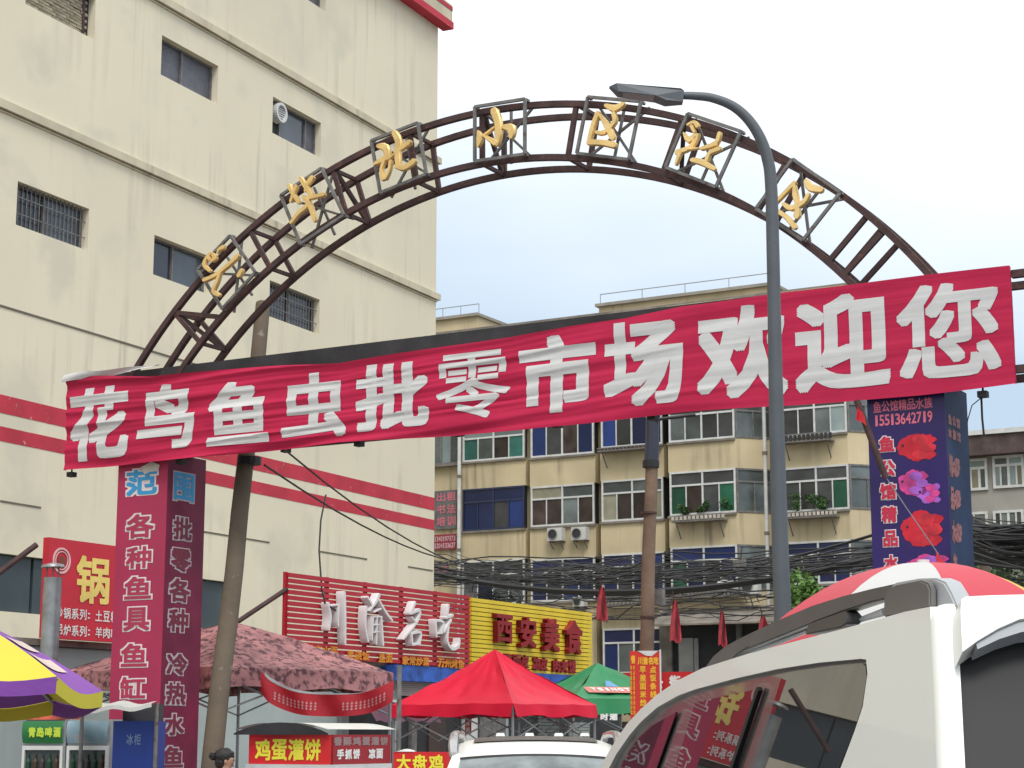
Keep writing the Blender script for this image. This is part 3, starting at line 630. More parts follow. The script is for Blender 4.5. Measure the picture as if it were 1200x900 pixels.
for st in BR: brush_chars(T1, 'raised_character', P_SG, st, 330, 660, 5.217, .16, .02, M_w3, 1.05)
for txt, x0, x1, y in (('重庆小面', 356, 394, 755.5), ('盖浇饭', 404, 431, 762), ('盖面', 441, 458, 765.5), ('家常炒菜', 469, 501, 768.5), ('万州烤鱼', 511, 542, 771.5)):
    text_on(T1, 'orange_lettering', P_SG, txt, (x0, y, x1, y + 10.5), M_or, .025, .03, .02)
for ch, x0, x1, y0, y1 in (('西', 576, 595, 719, 753), ('安', 604, 623, 722, 759), ('美', 632, 650, 724, 763), ('食', 658, 677, 726, 766)):
    text_on(T2, 'raised_character', P_SG, ch, (x0, y0, x1, y1), M_dr, .03, .01, .12, gap=0, n=4)
for ch, x0, x1, y in (('擀', 587, 597, 765.5), ('面皮', 598, 618, 766.5), ('凉皮', 622, 640, 769.5), ('肉夹馍', 645, 673, 772)):
    text_on(T2, 'small_lettering', P_SG, ch, (x0, y, x1, y + 15.5), M_dr, .035, .01, .05)
# pot shop sign at the left
t3, q3 = board(51, 160, 630, 748, P_SG.off(-.1), 'shop_sign', 'flat red hot pot shop sign with one big yellow character behind the grey flue', mat('red_sign_face', (.55, .015, .035), .45, var=.06), .12)
M_yel = mat('yellow_print', (.85, .68, .18), .5); M_wpr = mat('white_print', (.75, .74, .72), .5)
text_on(t3, 'big_character', q3, '锅', (90, 650, 129, 706), M_yel, .028, gap=0, n=4)
text_on(t3, 'lettering', q3, '砂锅系列：土豆粉', (64, 711, 138, 724), M_wpr, .02); text_on(t3, 'lettering', q3, '吊炉系列：羊肉串', (64, 731, 138, 744), M_wpr, .02)
s, z = q3.sz(72, 657); bm = BM(); ring_on(bm, q3, s, z, .17, .2, .002, .012); ring_on(bm, q3, s, z, .13, .145, .002, .012); obj('emblem_ring', fixn(bm), mat('pale_pink_print', (.75, .5, .5), .5), t3)
bm = BM(); ring_on(bm, q3, s, z - .02, .001, .09, .002, .009); obj('emblem_centre', fixn(bm), mat('brown_print', (.22, .05, .03), .5), t3)
# strut rods holding the signs
for (xa, ya, xb, yb) in ((305, 728, 339, 690), (2, 690, 46, 638)):
    bm = BM(); s, z = P_SG.sz(xb, yb); p = P_SG.pt(s, z, -.05); s, z = P_SG.sz(xa, ya); tube(bm, [p, P_SG.pt(s, z, -.5)], .045, 8); tag(obj('support_rod', bm, M_rust), 'slanting rusty rod bracing the left end of the red slatted sign' if xb > 100 else 'slanting rusty rod at the far left beside the hot pot shop sign', 'rod')
# ------------------------------------------------------------------ entrance arch
PA = P_ARCH; ARCH = thing('entrance_arch', 'rusty steel truss arch with gold characters on two poster-clad pillars', 'arch', PA.pt(-.9, 0, -.5))
CS, CZ, RO, RI, DEP = -.762, 2.47, 6.92, 6.25, .55
def arc(R, th, d): return PA.pt(CS + R * math.cos(th), CZ + R * math.sin(th), d)
D0 = -.06
for R in (RO, RI):
    for d in (D0, D0 - DEP):
        bm = BM(); n = 72; t0, t1 = math.radians(33), math.radians(147); prev = None
        for i in range(n + 1):
            th = t0 + (t1 - t0) * i / n; rad = PA.u * math.cos(th) + Vector((0, 0, math.sin(th))); c = arc(R, th, d); hw = .037
            ring = [bm.verts.new(c + rad * a * hw + PA.n * b * hw) for a, b in ((-1, -1), (1, -1), (1, 1), (-1, 1))]
            if prev:
                for j in range(4): bm.faces.new((prev[j], prev[(j + 1) % 4], ring[(j + 1) % 4], ring[j]))
            prev = ring
        obj('arch_chord', fixn(bm), M_rust, ARCH)
def th_of(px, py, off=D0):
    s, z = PA.off(off).sz(px, py); return math.atan2(z - CZ, s - CS)
# groups of struts, at the angles seen in the photograph
angs = [th_of(204, 366), th_of(292, 268), th_of(390, 198), th_of(480, 155), th_of(565, 131), th_of(676, 120), th_of(800, 138), th_of(922, 190), th_of(1013, 257), th_of(1033, 274)]
for i, th in enumerate(angs):
    up = PA.n
    for d in (D0, D0 - DEP):
        bm = BM(); bar(bm, arc(RI, th, d), arc(RO, th, d), .058, .05, up=up); obj('radial_strut', fixn(bm), M_rust, ARCH)
    for R in (RO, RI):
        bm = BM(); bar(bm, arc(R, th, D0 - .04), arc(R, th, D0 - DEP + .04), .045, .045); obj('cross_strut', fixn(bm), M_rust, ARCH)
    if i % 2 == 0 and i < 8:
        bm = BM(); bar(bm, arc(RO, th, D0 - .05), arc(RI, th, D0 - DEP + .05), .05, .05); obj('diagonal_strut', fixn(bm), M_rust, ARCH)
    if i == 0:
        bm = BM(); bar(bm, arc(RO, th, D0 - .0), arc(RI, th - .075, D0), .06, .06); obj('diagonal_strut', fixn(bm), M_rust, ARCH)
PFm = PA.off(.05)
FR_ = [[(231.7, 316), (269.8, 276), (299.3, 319.3), (260.4, 362)], [(329, 229), (377, 197), (403, 252), (352, 286)], [(435, 165), (489.7, 144), (499.6, 204), (445.6, 226)], [(556.4, 125.3), (615.2, 116), (615, 180.5), (556.4, 189)],
       [(689, 113.6), (751, 119), (737, 187), (676, 179.6)], [(806, 133), (868.4, 154), (839, 219), (780, 196)], [(929, 186.4), (985, 225.6), (941, 281.6), (886, 244.4)]]
GO = [(220, 240, 6.43, [((292, 328), (262, 345), (250, 372), (36, 24, 16)), ((215, 385), (230, 410), (205, 430), (30, 36, 20)), ((200, 372), (160, 420), (150, 465), (190, 505), (24, 28, 30, 26)), ((402, 395), (330, 462), (230, 540), (150, 575), (36, 34, 32, 36)), ((275, 505), (245, 590), (218, 660), (260, 690), (26, 32, 34, 30)), ((432, 505), (412, 540), (38, 44)), ((195, 420), (182, 405), 28)]),
      (0, 0, 3.0, [((1068, 632), (1082, 655), (1106, 690), (14, 18, 16)), ((1108, 630), (1092, 650), (1085, 675), (20, 18, 12)), ((1028, 658), (1040, 685), (1062, 716), (16, 14, 14)), ((1052, 660), (1034, 712), (16, 12)), ((1082, 705), (1150, 688), (12, 16)), ((1078, 695), (1094, 722), (1060, 755), (1036, 787), (12, 18, 16, 14)), ((1088, 700), (1104, 735), (1118, 780), (12, 18, 14))]),
      (390, 110, 5.217, [((298, 328), (340, 338), (357, 400), (30, 46, 34)), ((278, 435), (345, 398), (24, 40)), ((340, 400), (315, 470), (325, 525), (24, 22, 36)), ((372, 420), (362, 480), (340, 525), (22, 20, 24)), ((395, 248), (420, 300), (414, 380), (418, 445), (36, 44, 40, 36)), ((430, 348), (486, 305), (26, 36)), ((410, 450), (455, 462), (515, 422), (32, 34, 40)), ((372, 402), (412, 362), 12)]),
      (390, 110, 5.217, [((1002, 115), (1025, 180), (1028, 250), (1022, 318), (50, 46, 46, 26)), ((1065, 212), (1108, 222), (1108, 270), (30, 54, 36)), ((908, 240), (915, 285), (906, 330), (16, 42, 18)), ((928, 272), (1005, 215), 14), ((945, 268), (1012, 310), (16, 40))]),
      (640, 90, 5.0, [((366, 178), (415, 195), (465, 170), (24, 40, 30)), ((318, 225), (288, 300), (266, 392), (36, 30, 28)), ((266, 395), (340, 395), (415, 410), (32, 34, 36)), ((332, 235), (372, 295), (405, 365), (18, 34, 36)), ((410, 225), (415, 275), (355, 335), (312, 335), (26, 28, 26, 22))]),
      (640, 90, 5.0, [((845, 290), (880, 275), (900, 298), (16, 22, 28)), ((868, 300), (882, 332), (24, 18)), ((822, 340), (850, 380), (900, 350), (862, 420), (782, 452), (12, 36, 30, 28, 34)), ((800, 450), (775, 522), (30, 16)), ((840, 432), (910, 428), (20, 8)), ((1030, 342), (1008, 400), (925, 430), (24, 30, 22)), ((1030, 432), (975, 455), (955, 500), (30, 26, 26)), ((872, 498), (930, 512), (1000, 550), (28, 36, 26))]),
      (860, 170, 5.0, [((368, 230), (300, 300), (250, 352), (28, 26, 24)), ((250, 385), (320, 430), (370, 490), (26, 28, 32)), ((368, 245), (372, 300), (385, 360), (383, 425), (18, 34, 26, 42)), ((305, 355), (350, 378), (420, 345), (450, 298), (24, 32, 32, 24)), ((437, 220), (462, 258), (525, 272), (26, 44, 36))])]
lab = ('兴', '华', '北', '小', '区', '社', '区')
for fi, (q, g_) in enumerate(zip(FR_, GO)):
    C4 = [PFm.pt(*PFm.sz(*p)) for p in q]; bm = BM()
    for i in range(4): bar(bm, C4[i], C4[(i + 1) % 4], .036, .036, up=PA.n)
    fr = obj('character_frame', fixn(bm), M_greyst, ARCH)
    for i in range(4):
        bm = BM(); th = math.atan2((C4[i] - PA.P).z - CZ, (C4[i] - PA.P).dot(PA.u) - CS); bar(bm, C4[i] - PA.n * .02, C4[i] - PA.n * .10, .03); obj('frame_bracket', fixn(bm), M_greyst, fr)
    bm = BM(); back = [c - PA.n * .22 for c in C4]; bar(bm, back[0], back[2], .03, up=PA.n); bar(bm, back[1] - PA.n * .035, back[3] - PA.n * .035, .03, up=PA.n); bar(bm, (back[0] + back[1]) / 2 - PA.n * .07, (back[2] + back[3]) / 2 - PA.n * .07, .03, up=PA.n); obj('frame_brace', fixn(bm), M_greyst, fr)
    o = brush_chars(fr, 'gold_character', PFm.off(.02), g_[3], g_[0], g_[1], g_[2], .055, .03, M_gold, .92)
# signboard box truss behind the banner
ZB, ZT, SL, SR = 5.50, 6.60, -7.18, 5.66
bm = BM(); pbox(bm, PA, SL + .12, SR - .45, ZT - .62, ZT + .01, -.5, -.03); obj('signboard', fixn(bm), M_black, ARCH)
for z in (ZB, ZT - .08):
    for d in (-.08, -.62):
        bm = BM(); pbox(bm, PA, SL if z < 6 or d < -.1 else SR + .0, SR + .25, z - .04, z + .04, d - .04, d + .04); obj('signboard_rail', fixn(bm), M_rust, ARCH)
for k in range(12):
    x = SL + .06 + (SR + .12 - SL) * k / 11
    for d in (-.08, -.62):
        bm = BM(); pbox(bm, PA, x - .035, x + .035, ZB + .045, ZT - .64 if k < 11 and d > -.1 else ZT - .125, d - .035, d + .035); obj('signboard_upright', fixn(bm), M_rust, ARCH)
    bm = BM(); pbox(bm, PA, x - .03, x + .03, ZB - .03, ZB + .03, -.575, -.125); obj('signboard_tie', fixn(bm), M_rust, ARCH)
bm = BM(); bar(bm, PA.pt(SR + .2, ZT - .1, -.08), PA.pt(SR + .2, ZB + .35, -.62), .06); bar(bm, PA.pt(SR + .2, ZB + .4, -.08), PA.pt(SR + .42, ZB + .48, -.4), .05); obj('diagonal_strut', fixn(bm), M_rust, ARCH)
# pillars
PP = PA.off(-.12)
M_pil = mat('magenta_poster', (.40, .035, .095), .6, spec=.3, var=.08, scale=1.2, streak=.25); M_pil2 = mat('shaded_magenta_poster', (.165, .01, .042), .45, spec=.3, var=.25, scale=2.2, bump=.25, bscale=2)  # second poster colour has the side face's shade painted into it
M_pk = mat('rose_print', (.42, .035, .09), .6); M_pkd = mat('shaded_rose_print', (.17, .01, .035), .5); M_bl = mat('sky_blue_print', (.03, .3, .6), .5); M_wp = mat('white_outline_print', (.74, .66, .68), .5)  # darker rose: shade of the pillar's side face put into the print
M_wp2 = mat('shaded_outline_print', (.5, .42, .45), .5)  # outline for the side face, dimmed by shade painted into its colour
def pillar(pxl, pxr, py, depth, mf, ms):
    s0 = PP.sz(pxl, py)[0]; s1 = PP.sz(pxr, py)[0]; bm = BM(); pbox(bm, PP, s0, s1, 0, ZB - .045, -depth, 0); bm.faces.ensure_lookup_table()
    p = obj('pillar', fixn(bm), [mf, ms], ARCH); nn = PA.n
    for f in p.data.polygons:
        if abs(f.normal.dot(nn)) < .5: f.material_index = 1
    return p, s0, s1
def outlined(parent, pl, ch, box, mo, mi, d1=.085, d2=.028):
    x0, y0, x1, y1 = box
    text_on(parent, 'print_outline', pl, ch, (x0, y0, x1, y1), mo, d1, .003, gap=0, n=4)
    w_, h_ = (x1 - x0) * .05, (y1 - y0) * .05
    text_on(parent, 'print_character', pl, ch, (x0 + w_, y0 + h_, x1 - w_, y1 - h_), mi, d2, .010, gap=0)
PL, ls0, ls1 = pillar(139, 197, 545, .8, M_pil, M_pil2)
for ch, b_ in zip('范各种鱼具鱼缸', ((147, 550, 187, 583), (147, 602, 183, 633), (147, 640, 180, 668), (145, 675, 180, 704), (144, 711, 178, 741), (141, 753, 175, 783), (140, 792, 173, 820))):
    outlined(PL, PP, ch, b_, M_wp, M_bl if ch == '范' else M_pk)
SD = Plane(PP.pt(ls1, 0, 0), 29.5); 
for ch, b_ in zip('围批零各种冷热水鱼', ((203, 551, 229, 587), (202, 603, 226, 633), (199, 640, 225, 670), (197, 675, 224, 706), (196, 711, 222, 741), (194, 764, 221, 792), (193, 798, 219, 827), (191, 835, 217, 863), (189, 873, 216, 901))):
    outlined(PL, SD, ch, b_, M_wp2, M_bl if ch == '围' else M_pkd)
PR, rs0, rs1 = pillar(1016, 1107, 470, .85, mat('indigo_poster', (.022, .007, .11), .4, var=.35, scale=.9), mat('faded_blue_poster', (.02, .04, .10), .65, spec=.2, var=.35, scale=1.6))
M_pr = mat('salmon_print', (.75, .16, .24), .5)
text_on(PR, 'lettering', PP, '鱼公馆精品水族', (1023, 471, 1093, 484), M_pr, .018, .004, gap=.06); text_on(PR, 'lettering', PP, '15513642719', (1024, 487, 1093, 500), M_pr, .025, .004, gap=.08)
for ch, b_ in zip('鱼公馆精品水族', ((1029, 511, 1049, 531), (1030, 539, 1050, 560), (1030, 566, 1051, 587), (1032, 593, 1052, 614), (1034, 621, 1053, 642), (1035, 650, 1054, 670), (1036, 678, 1056, 698))):
    outlined(PR, PP, ch, b_, M_wp, mat('red_print', (.55, .02, .06), .5), .09, .04)
def fish(parent, pl, cx, cy, rx, ry, m, m2, seed, flip=1):
    """printed fish: body, ragged fins and tail, as flat print"""
    rnd = random.Random(seed); pts = []
    for i in range(44):
        t = 2 * math.pi * i / 44; r = 1 + .05 * math.sin(5 * t + seed) + .05 * rnd.uniform(-1, 1)
        x = math.cos(t); y = math.sin(t); 
        if x > .55: r *= 1.0 + .3 * (x - .55) + (.22 if abs(y) > .35 else -.12)
        if x < -.6: r *= .95 + .1 * abs(x)
        pts.append((cx + flip * rx * x * r * .88, cy + ry * y * r * (1 - .18 * (x < -.5))))
    P2 = [pl.sz(*p) for p in pts]; bm = polyfill(P2, [], lambda a, b, h: pl.pt(a, b, .004)); f = obj('printed_fish', bm, m, parent)
    for k in range(3):
        ang = (-.9, .9, 0)[k]; bx = cx + flip * rx * (.25 if k < 2 else .62); by = cy + ry * (.55 * (1 if k == 0 else -1) if k < 2 else 0); q = []
        for i in range(14):
            t = 2 * math.pi * i / 14; q.append((bx + rx * .38 * math.cos(t) * (1 + .2 * rnd.random()), by + ry * .3 * math.sin(t) * (1 + .25 * rnd.random())))
        bm = polyfill([pl.sz(*p) for p in q], [], lambda a, b, h: pl.pt(a, b, .006 + .001 * k)); obj('printed_fin', bm, m2, parent)
    s, z = pl.sz(cx - flip * rx * .62, cy - ry * .12); bm = BM(); ring_on(bm, pl, s, z, .001, .013, .01, .011, 10); obj('printed_eye', fixn(bm), M_blk, parent)
M_fr = mat('red_fish_print', (.58, .01, .03), .45, var=.3, scale=5); M_fr2 = mat('coral_fish_print', (.62, .022, .04), .45, var=.3, scale=9); M_fp = mat('pink_fish_print', (.62, .05, .26), .45, var=.5, scale=7); M_fv = mat('violet_fish_print', (.35, .1, .5), .45, var=.4, scale=8)
fish(PR, PP, 1073, 524, 24, 16, M_fr, M_fr2, 1); fish(PR, PP, 1069, 566, 18, 15, M_fp, M_fv, 2); fish(PR, PP, 1087, 578, 14, 12, M_fv, M_fp, 5); fish(PR, PP, 1079, 620, 25, 21, M_fr, M_fr2, 3); fish(PR, PP, 1086, 662, 24, 12, M_fp, M_fv, 4); fish(PR, PP, 1083, 706, 24, 18, M_fr, M_fr2, 6)
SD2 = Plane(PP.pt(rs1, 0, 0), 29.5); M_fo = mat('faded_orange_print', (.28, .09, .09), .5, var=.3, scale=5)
for y in (548, 585, 625): fish(PR, SD2, 1120 + (y - 548) * .03, y, 4.2, 11, M_fo, M_fo, y)
text_on(PR, 'lettering', SD2, '精品水族', (1111, 525, 1115.5, 680), M_fo, .05, .004, vertical=True, gap=.3); text_on(PR, 'lettering', SD2, '鱼公馆', (1110, 484, 1124, 496), M_fo, .05, .004); text_on(PR, 'lettering', SD2, '水族馆', (1110, 500, 1125, 512), M_fo, .05, .004)
for p_, a_, b_ in ((PL, ls0, ls1), (PR, rs0, rs1)):
    bm = BM(); pbox(bm, PP, a_ - .05, b_ + .05, 0, .35, -.9, .06); obj('pillar_base', fixn(bm), M_conc, ARCH)
# torn patch on the left pillar's top
bm = polyfill([PP.sz(*p) for p in ((165, 548), (178, 541), (188, 545), (186, 552), (176, 553), (170, 556))], [], lambda a, b, h: PP.pt(a, b, .012)); obj('torn_patch', bm, M_pale, ARCH)

# ------------------------------------------------------------------ banner
BT = [(78, 442), (130, 441.5), (183, 442), (260, 434), (330, 429), (400, 426), (470, 414), (533, 405), (600, 396), (667, 383), (733, 374), (800, 360), (895, 347), (990, 335), (1080, 323), (1183, 311)]
def lerp_tab(tab, x):
    if x <= tab[0][0]: return tab[0][1]
    for (x0, y0), (x1, y1) in zip(tab, tab[1:]):
        if x <= x1:
            t = (x - x0) / (x1 - x0); return y0 + (y1 - y0) * t
    return tab[-1][1]
BS0 = -7.46; BS1 = 5.658
TS = [(PA.sz(x, y)) for x, y in BT]
BB = [(PA.sz(x, y)) for x, y in [(75, 551), (233, 537), (400, 519), (533, 510), (667, 499.5), (800, 483.5), (900, 477), (980, 472), (1080, 463), (1189, 450)]]
def ztop(s): return lerp_tab(TS, s)
def zbot(s): return lerp_tab(BB, s)
def bwr(s, v):
    left = max(0.0, min(1.0, (3.2 - s) / 6)); q = s * .55
    a = noise.noise(Vector((s * .33, v * 9 - s * .35, 0))) * .024 + noise.noise(Vector((s * .5, v * 22 - s * .8, 7))) * .013
    b = noise.noise(Vector((s * 1.3, v * 3, 3))) * .018
    ed = math.exp(-(v / .07) ** 2) * .03 * math.sin(s * 2.3 + 1) + math.exp(-((1 - v) / .07) ** 2) * .025
    return .02 + (a * (.35 + 1.35 * left) + b * .7) + ed * (.3 + left) + .02 * math.sin(s * .9)
def bmap(s, z, h):
    zt, zb = ztop(s), zbot(s); v = (z - zb) / (zt - zb); e = .01 * noise.noise(Vector((s * 1.1, 0, 2)))
    return PA.pt(s, z + e * (1 if v > .5 else -1) * abs(2 * v - 1) ** 4, bwr(s, v) + h)
bm = BM(); V = gridf(bm, 400, 64, lambda a, b: bmap(BS0 + (BS1 - BS0) * a, zbot(BS0 + (BS1 - BS0) * a) + (ztop(BS0 + (BS1 - BS0) * a) - zbot(BS0 + (BS1 - BS0) * a)) * b, 0))
# the hems turn back, so that the cloth has thickness and an edge
for side in (0, -1):
    row = [V[i][side] for i in range(401)]; e0 = [bm.verts.new(v.co - PA.n * .05 + Vector((0, 0, -.01 if side else .012))) for v in row]
    for i in range(400): bm.faces.new((row[i], row[i + 1], e0[i + 1], e0[i]))
for side in (0, -1):
    row = V[side]; e0 = [bm.verts.new(v.co - PA.n * .06) for v in row]
    for i in range(64): bm.faces.new((row[i], row[i + 1], e0[i + 1], e0[i]))
BAN = obj('hanging_banner', fixn(bm), M_ban, None, True); tag(BAN, 'huge wrinkled crimson cloth banner with white Chinese characters hung across the arch', 'banner')
CH = [('花', 82, 153, 450, 543), ('鸟', 163, 231, 447, 531), ('鱼', 246, 318, 443, 525), ('虫', 332, 407, 433, 518), ('批', 417, 503, 421, 507), ('零', 511, 598, 409, 495), ('市', 609, 700, 389, 488), ('场', 709, 803, 372, 480), ('欢', 818, 924, 355, 471), ('迎', 932, 1043, 341, 461), ('您', 1051, 1172, 327, 446)]
for ch, x0, x1, y0, y1 in CH:
    s0, _ = PA.sz(x0, (y0 + y1) / 2); s1, _ = PA.sz(x1, (y0 + y1) / 2); xm = (x0 + x1) / 2; slope = -(860 - (y0 + y1) / 2) / 3990
    zt = PA.sz(xm, y0 - slope * 0 + 4)[1]; zb = PA.sz(xm, y1 - 4)[1]
    bm = BM(); put_glyph(bm, ch, (s0, s1, zb, zt), lambda a, b, h: Vector((a, b, h)), {'零': .013, '您': .024, '虫': .034, '市': .042, '鱼': .034}.get(ch, .036), .005, n=4)
    k = int((zt - zb) / .028)
    for i in range(1, k):
        z = zb + (zt - zb) * i / k; bmesh.ops.bisect_plane(bm, geom=list(bm.verts) + list(bm.edges) + list(bm.faces), plane_co=(0, z, 0), plane_no=(0, 1, 0), dist=1e-5)
    for i in range(1, 14):
        x = s0 + (s1 - s0) * i / 14; bmesh.ops.bisect_plane(bm, geom=list(bm.verts) + list(bm.edges) + list(bm.faces), plane_co=(x, 0, 0), plane_no=(1, 0, 0), dist=1e-5)
    for v in bm.verts: v.co = bmap(v.co.x, v.co.y, v.co.z)
    obj('banner_character', bm, M_banw, BAN, True)
# loose white flap at the upper left corner
bm = BM(); gridf(bm, 20, 4, lambda a, b: PA.pt(BS0 - .03 + 1.7 * a, PA.sz(80, 441)[1] + .01 - (.1 * (1 - a) ** .7 + .01) * b + .01 * math.sin(a * 11), .05 + .05 * math.sin(b * 2 + a * 5)))
obj('folded_hem', fixn(bm), mat('white_cloth', (.62, .62, .62), .6, bump=.4, bscale=5), BAN, True)
# floodlights / fixings hanging under the banner
for i, (x, y) in enumerate(((84, 556), (212, 541), (335, 527), (421, 520), (538, 508), (653, 498), (765, 489), (1152, 462))):
    q = PA.off(-.1); s, z = q.sz(x, y); t = thing('hanging_clamp', ('small dark clamp hanging under the banner %s' % ('at its left corner', 'above the left pillar', 'beside the leaning pole', 'below the first third of the banner', 'above the drainpipe of the yellow block', 'above the middle windows', 'above the wooden pole', 'near its right corner')[i]), 'clamp', q.pt(s, z))
    bm = BM(); pbox(bm, q, s - .05, s + .05, z - .035, z + .03, -.05, .05); fixn(bm); obj('clamp_body', bm, M_blk, t); bm = BM(); tube(bm, [q.pt(s, z + .03), q.pt(s, z + .2)], .012, 6); obj('clamp_hook', bm, M_blk, t)
def cable(pts, r, label=None, cat='cable', m=None, sag=0, n=14, parent=None, name='overhead_cable', group=None):
    P = [Vector(p) for p in pts]
    if len(P) == 2: P = [P[0].lerp(P[1], i / n) - Vector((0, 0, sag * 4 * (i / n) * (1 - i / n))) for i in range(n + 1)]
    bm = BM(); tube(bm, P, r, 5); o = obj(name, bm, m or M_blk, parent, True)
    if label: tag(o, label, cat, group)
    return o
cable([at(335, 528, 23.3), at(660, 662, 50)], .013, 'thin dark cable running from the leaning pole down to the yellow block', sag=.8)
cable([at(310, 545, 25), at(600, 655, 60)], .016, 'paired cable sloping along the cream wall towards the drainpipe', sag=.6)
cable([at(1150, 466, 19.6), at(1151, 490, 19.6), at(1153, 510, 19.6)], .012, 'short loose cable dangling under the right end of the banner')
cable([at(1150, 466, 19.6), at(1139, 475, 19.7), at(1134, 492, 19.7), at(1133, 500, 19.7)], .006, 'thin curled wire beside the dangling cable at the right')
cable([at(382, 580, 36.5), at(376, 610, 36), at(374, 645, 35.5), at(377, 690, 35), at(381, 707, 34.9), at(394, 716, 35)], .018, 'black cable curving down the cream wall onto the red slatted sign')

# ------------------------------------------------------------------ poles
def pole(name, label, a, b, r0, r1, m, cat='pole'):
    t = thing(name, label, cat, (a.x, a.y, 0)); d = (b - a); foot = a - d * (a.z / d.z); bm = BM(); n = 10
    tube(bm, [foot.lerp(b, i / n) + Vector((.01 * math.sin(i * 1.7), 0, 0)) for i in range(n + 1)], [r0 + (r1 - r0) * i / n for i in range(n + 1)], 14); obj('shaft', bm, m, t, True); return t
M_cpole = mat('weathered_pole', (.125, .095, .068), .85, var=.25, scale=1.2, bump=.4, bscale=12, streak=.4, rust=((.26, .24, .2), 6, .64))
lp = pole('leaning_pole', 'weathered brown pole leaning beside the left pillar, topped above the banner', at(250, 880, 24.2), at(309, 356, 26.2), .142, .105, M_cpole)
bm = BM(); c = at(292, 541, 25.4); tube(bm, [c - Vector((0, 0, .04)), c + Vector((0, 0, .06))], .165, 14); obj('wire_band', bm, M_blk, lp)
wp = pole('wooden_pole', 'brown wooden utility pole in front of the yellow block carrying the menu board', at(757, 780, 33), at(765, 486, 33), .14, .105, mat('brown_wood_pole', (.18, .12, .085), .9, var=.3, scale=2, bump=.5, bscale=14))
bm = BM(); tube(bm, [at(764.5, 490, 33), at(764.2, 520, 33), at(763, 546, 33)], [.12, .125, .13], 12); obj('metal_sleeve', bm, mat('dark_sleeve', (.03, .035, .06), .5), wp)
bm = BM(); tube(bm, [at(762.8, 540, 33), at(762.8, 548, 33)], .15, 12); obj('clamp', bm, M_blk, wp)
for y in (600, 722): 
    bm = BM(); tube(bm, [at(760, y, 33), at(760, y + 2.5, 33)], .15, 12); obj('wire_band', bm, M_rust, wp)
bm = BM(); tube(bm, [at(766, 492, 32.9), at(815, 486, 32.9)], .03, 8); obj('arm', bm, M_blk, wp)
# third pole, far right
pole('rusty_pole', 'short rusty pole among the cables at the far right edge', at(1155, 700, 48), at(1153, 636, 48), .16, .14, M_cpole)
# street lamp
LY = 16.0; lt = thing('street_lamp', 'tall grey curved street lamp in front of the banner', 'street lamp', (at(918, 730, LY).x, LY, 0)); base = at(918, 740, LY)
pp = [Vector((base.x, LY, 0)), base, at(913, 600, LY), at(909, 450, LY), at(906, 300, LY), at(903.5, 215, LY), at(899, 185, LY), at(890, 160, LY), at(876, 139, LY), at(858, 124, LY), at(835, 115, LY), at(815, 112.5, LY), at(800, 112, LY)]
fp = []
for i in range(len(pp) - 1):
    k = 8 if i > 3 else 3
    p0 = pp[max(i - 1, 0)]; p1 = pp[i]; p2 = pp[i + 1]; p3 = pp[min(i + 2, len(pp) - 1)]
    if i < 4: p0 = p1 - (p2 - p1); p3 = p2 + (p2 - p1)
    for j in range(k):
        t = j / k; fp.append(.5 * ((2 * p1) + (-p0 + p2) * t + (2 * p0 - 5 * p1 + 4 * p2 - p3) * t * t + (-p0 + 3 * p1 - 3 * p2 + p3) * t ** 3))
fp.append(pp[-1]); M_lamp = mat('slate_paint', (.085, .097, .112), .5, var=.12, scale=2.5, bump=.08)
zmax = fp[-1].z; bm = BM(); tot = len(fp); rad = [max(.037, .092 - .0062 * p.z) if i < 12 else None for i, p in enumerate(fp)]
for i in range(12, tot): rad[i] = rad[11] - (rad[11] - .034) * (i - 11) / (tot - 12)
rad = [r if r else .05 for r in rad]
tube(bm, fp, rad, 18); obj('mast', bm, M_lamp, lt, True)
q = Plane((0, LY), 90); Q = lambda x, y, d: at(x, y, LY) - Vector((0, d, 0))
top = [(714, 102.5), (722, 100.5), (797, 106), (801, 108), (800, 121), (780, 121), (768, 116), (724, 110.5)]
bm = BM(); hw = [.03, .07, .06, .05, .05, .09, .1, .08]
A_ = [bm.verts.new(Q(x, y, h)) for (x, y), h in zip(top, hw)]; B_ = [bm.verts.new(Q(x, y, -h)) for (x, y), h in zip(top, hw)]; bm.faces.new(A_); bm.faces.new(B_[::-1]); k = len(top)
for i in range(k): bm.faces.new((A_[i], A_[(i + 1) % k], B_[(i + 1) % k], B_[i]))
obj('lamp_head', fixn(bm), M_lamp, lt); bm = BM()
for sgn in (1,): hexa(bm, [Q(730, 111.6, .07), Q(766, 116.4, .09), Q(766, 116.4, -.09), Q(730, 111.6, -.07), Q(730, 109, .07), Q(766, 114, .09), Q(766, 114, -.09), Q(730, 109, -.07)])
obj('led_panel', fixn(bm), mat('lamp_lens', (.2, .21, .22), .3), lt)
bm = BM(); tube(bm, [Vector((base.x, LY, 0)), Vector((base.x, LY, .04))], .24, 18); obj('base_plate', bm, M_lamp, lt)
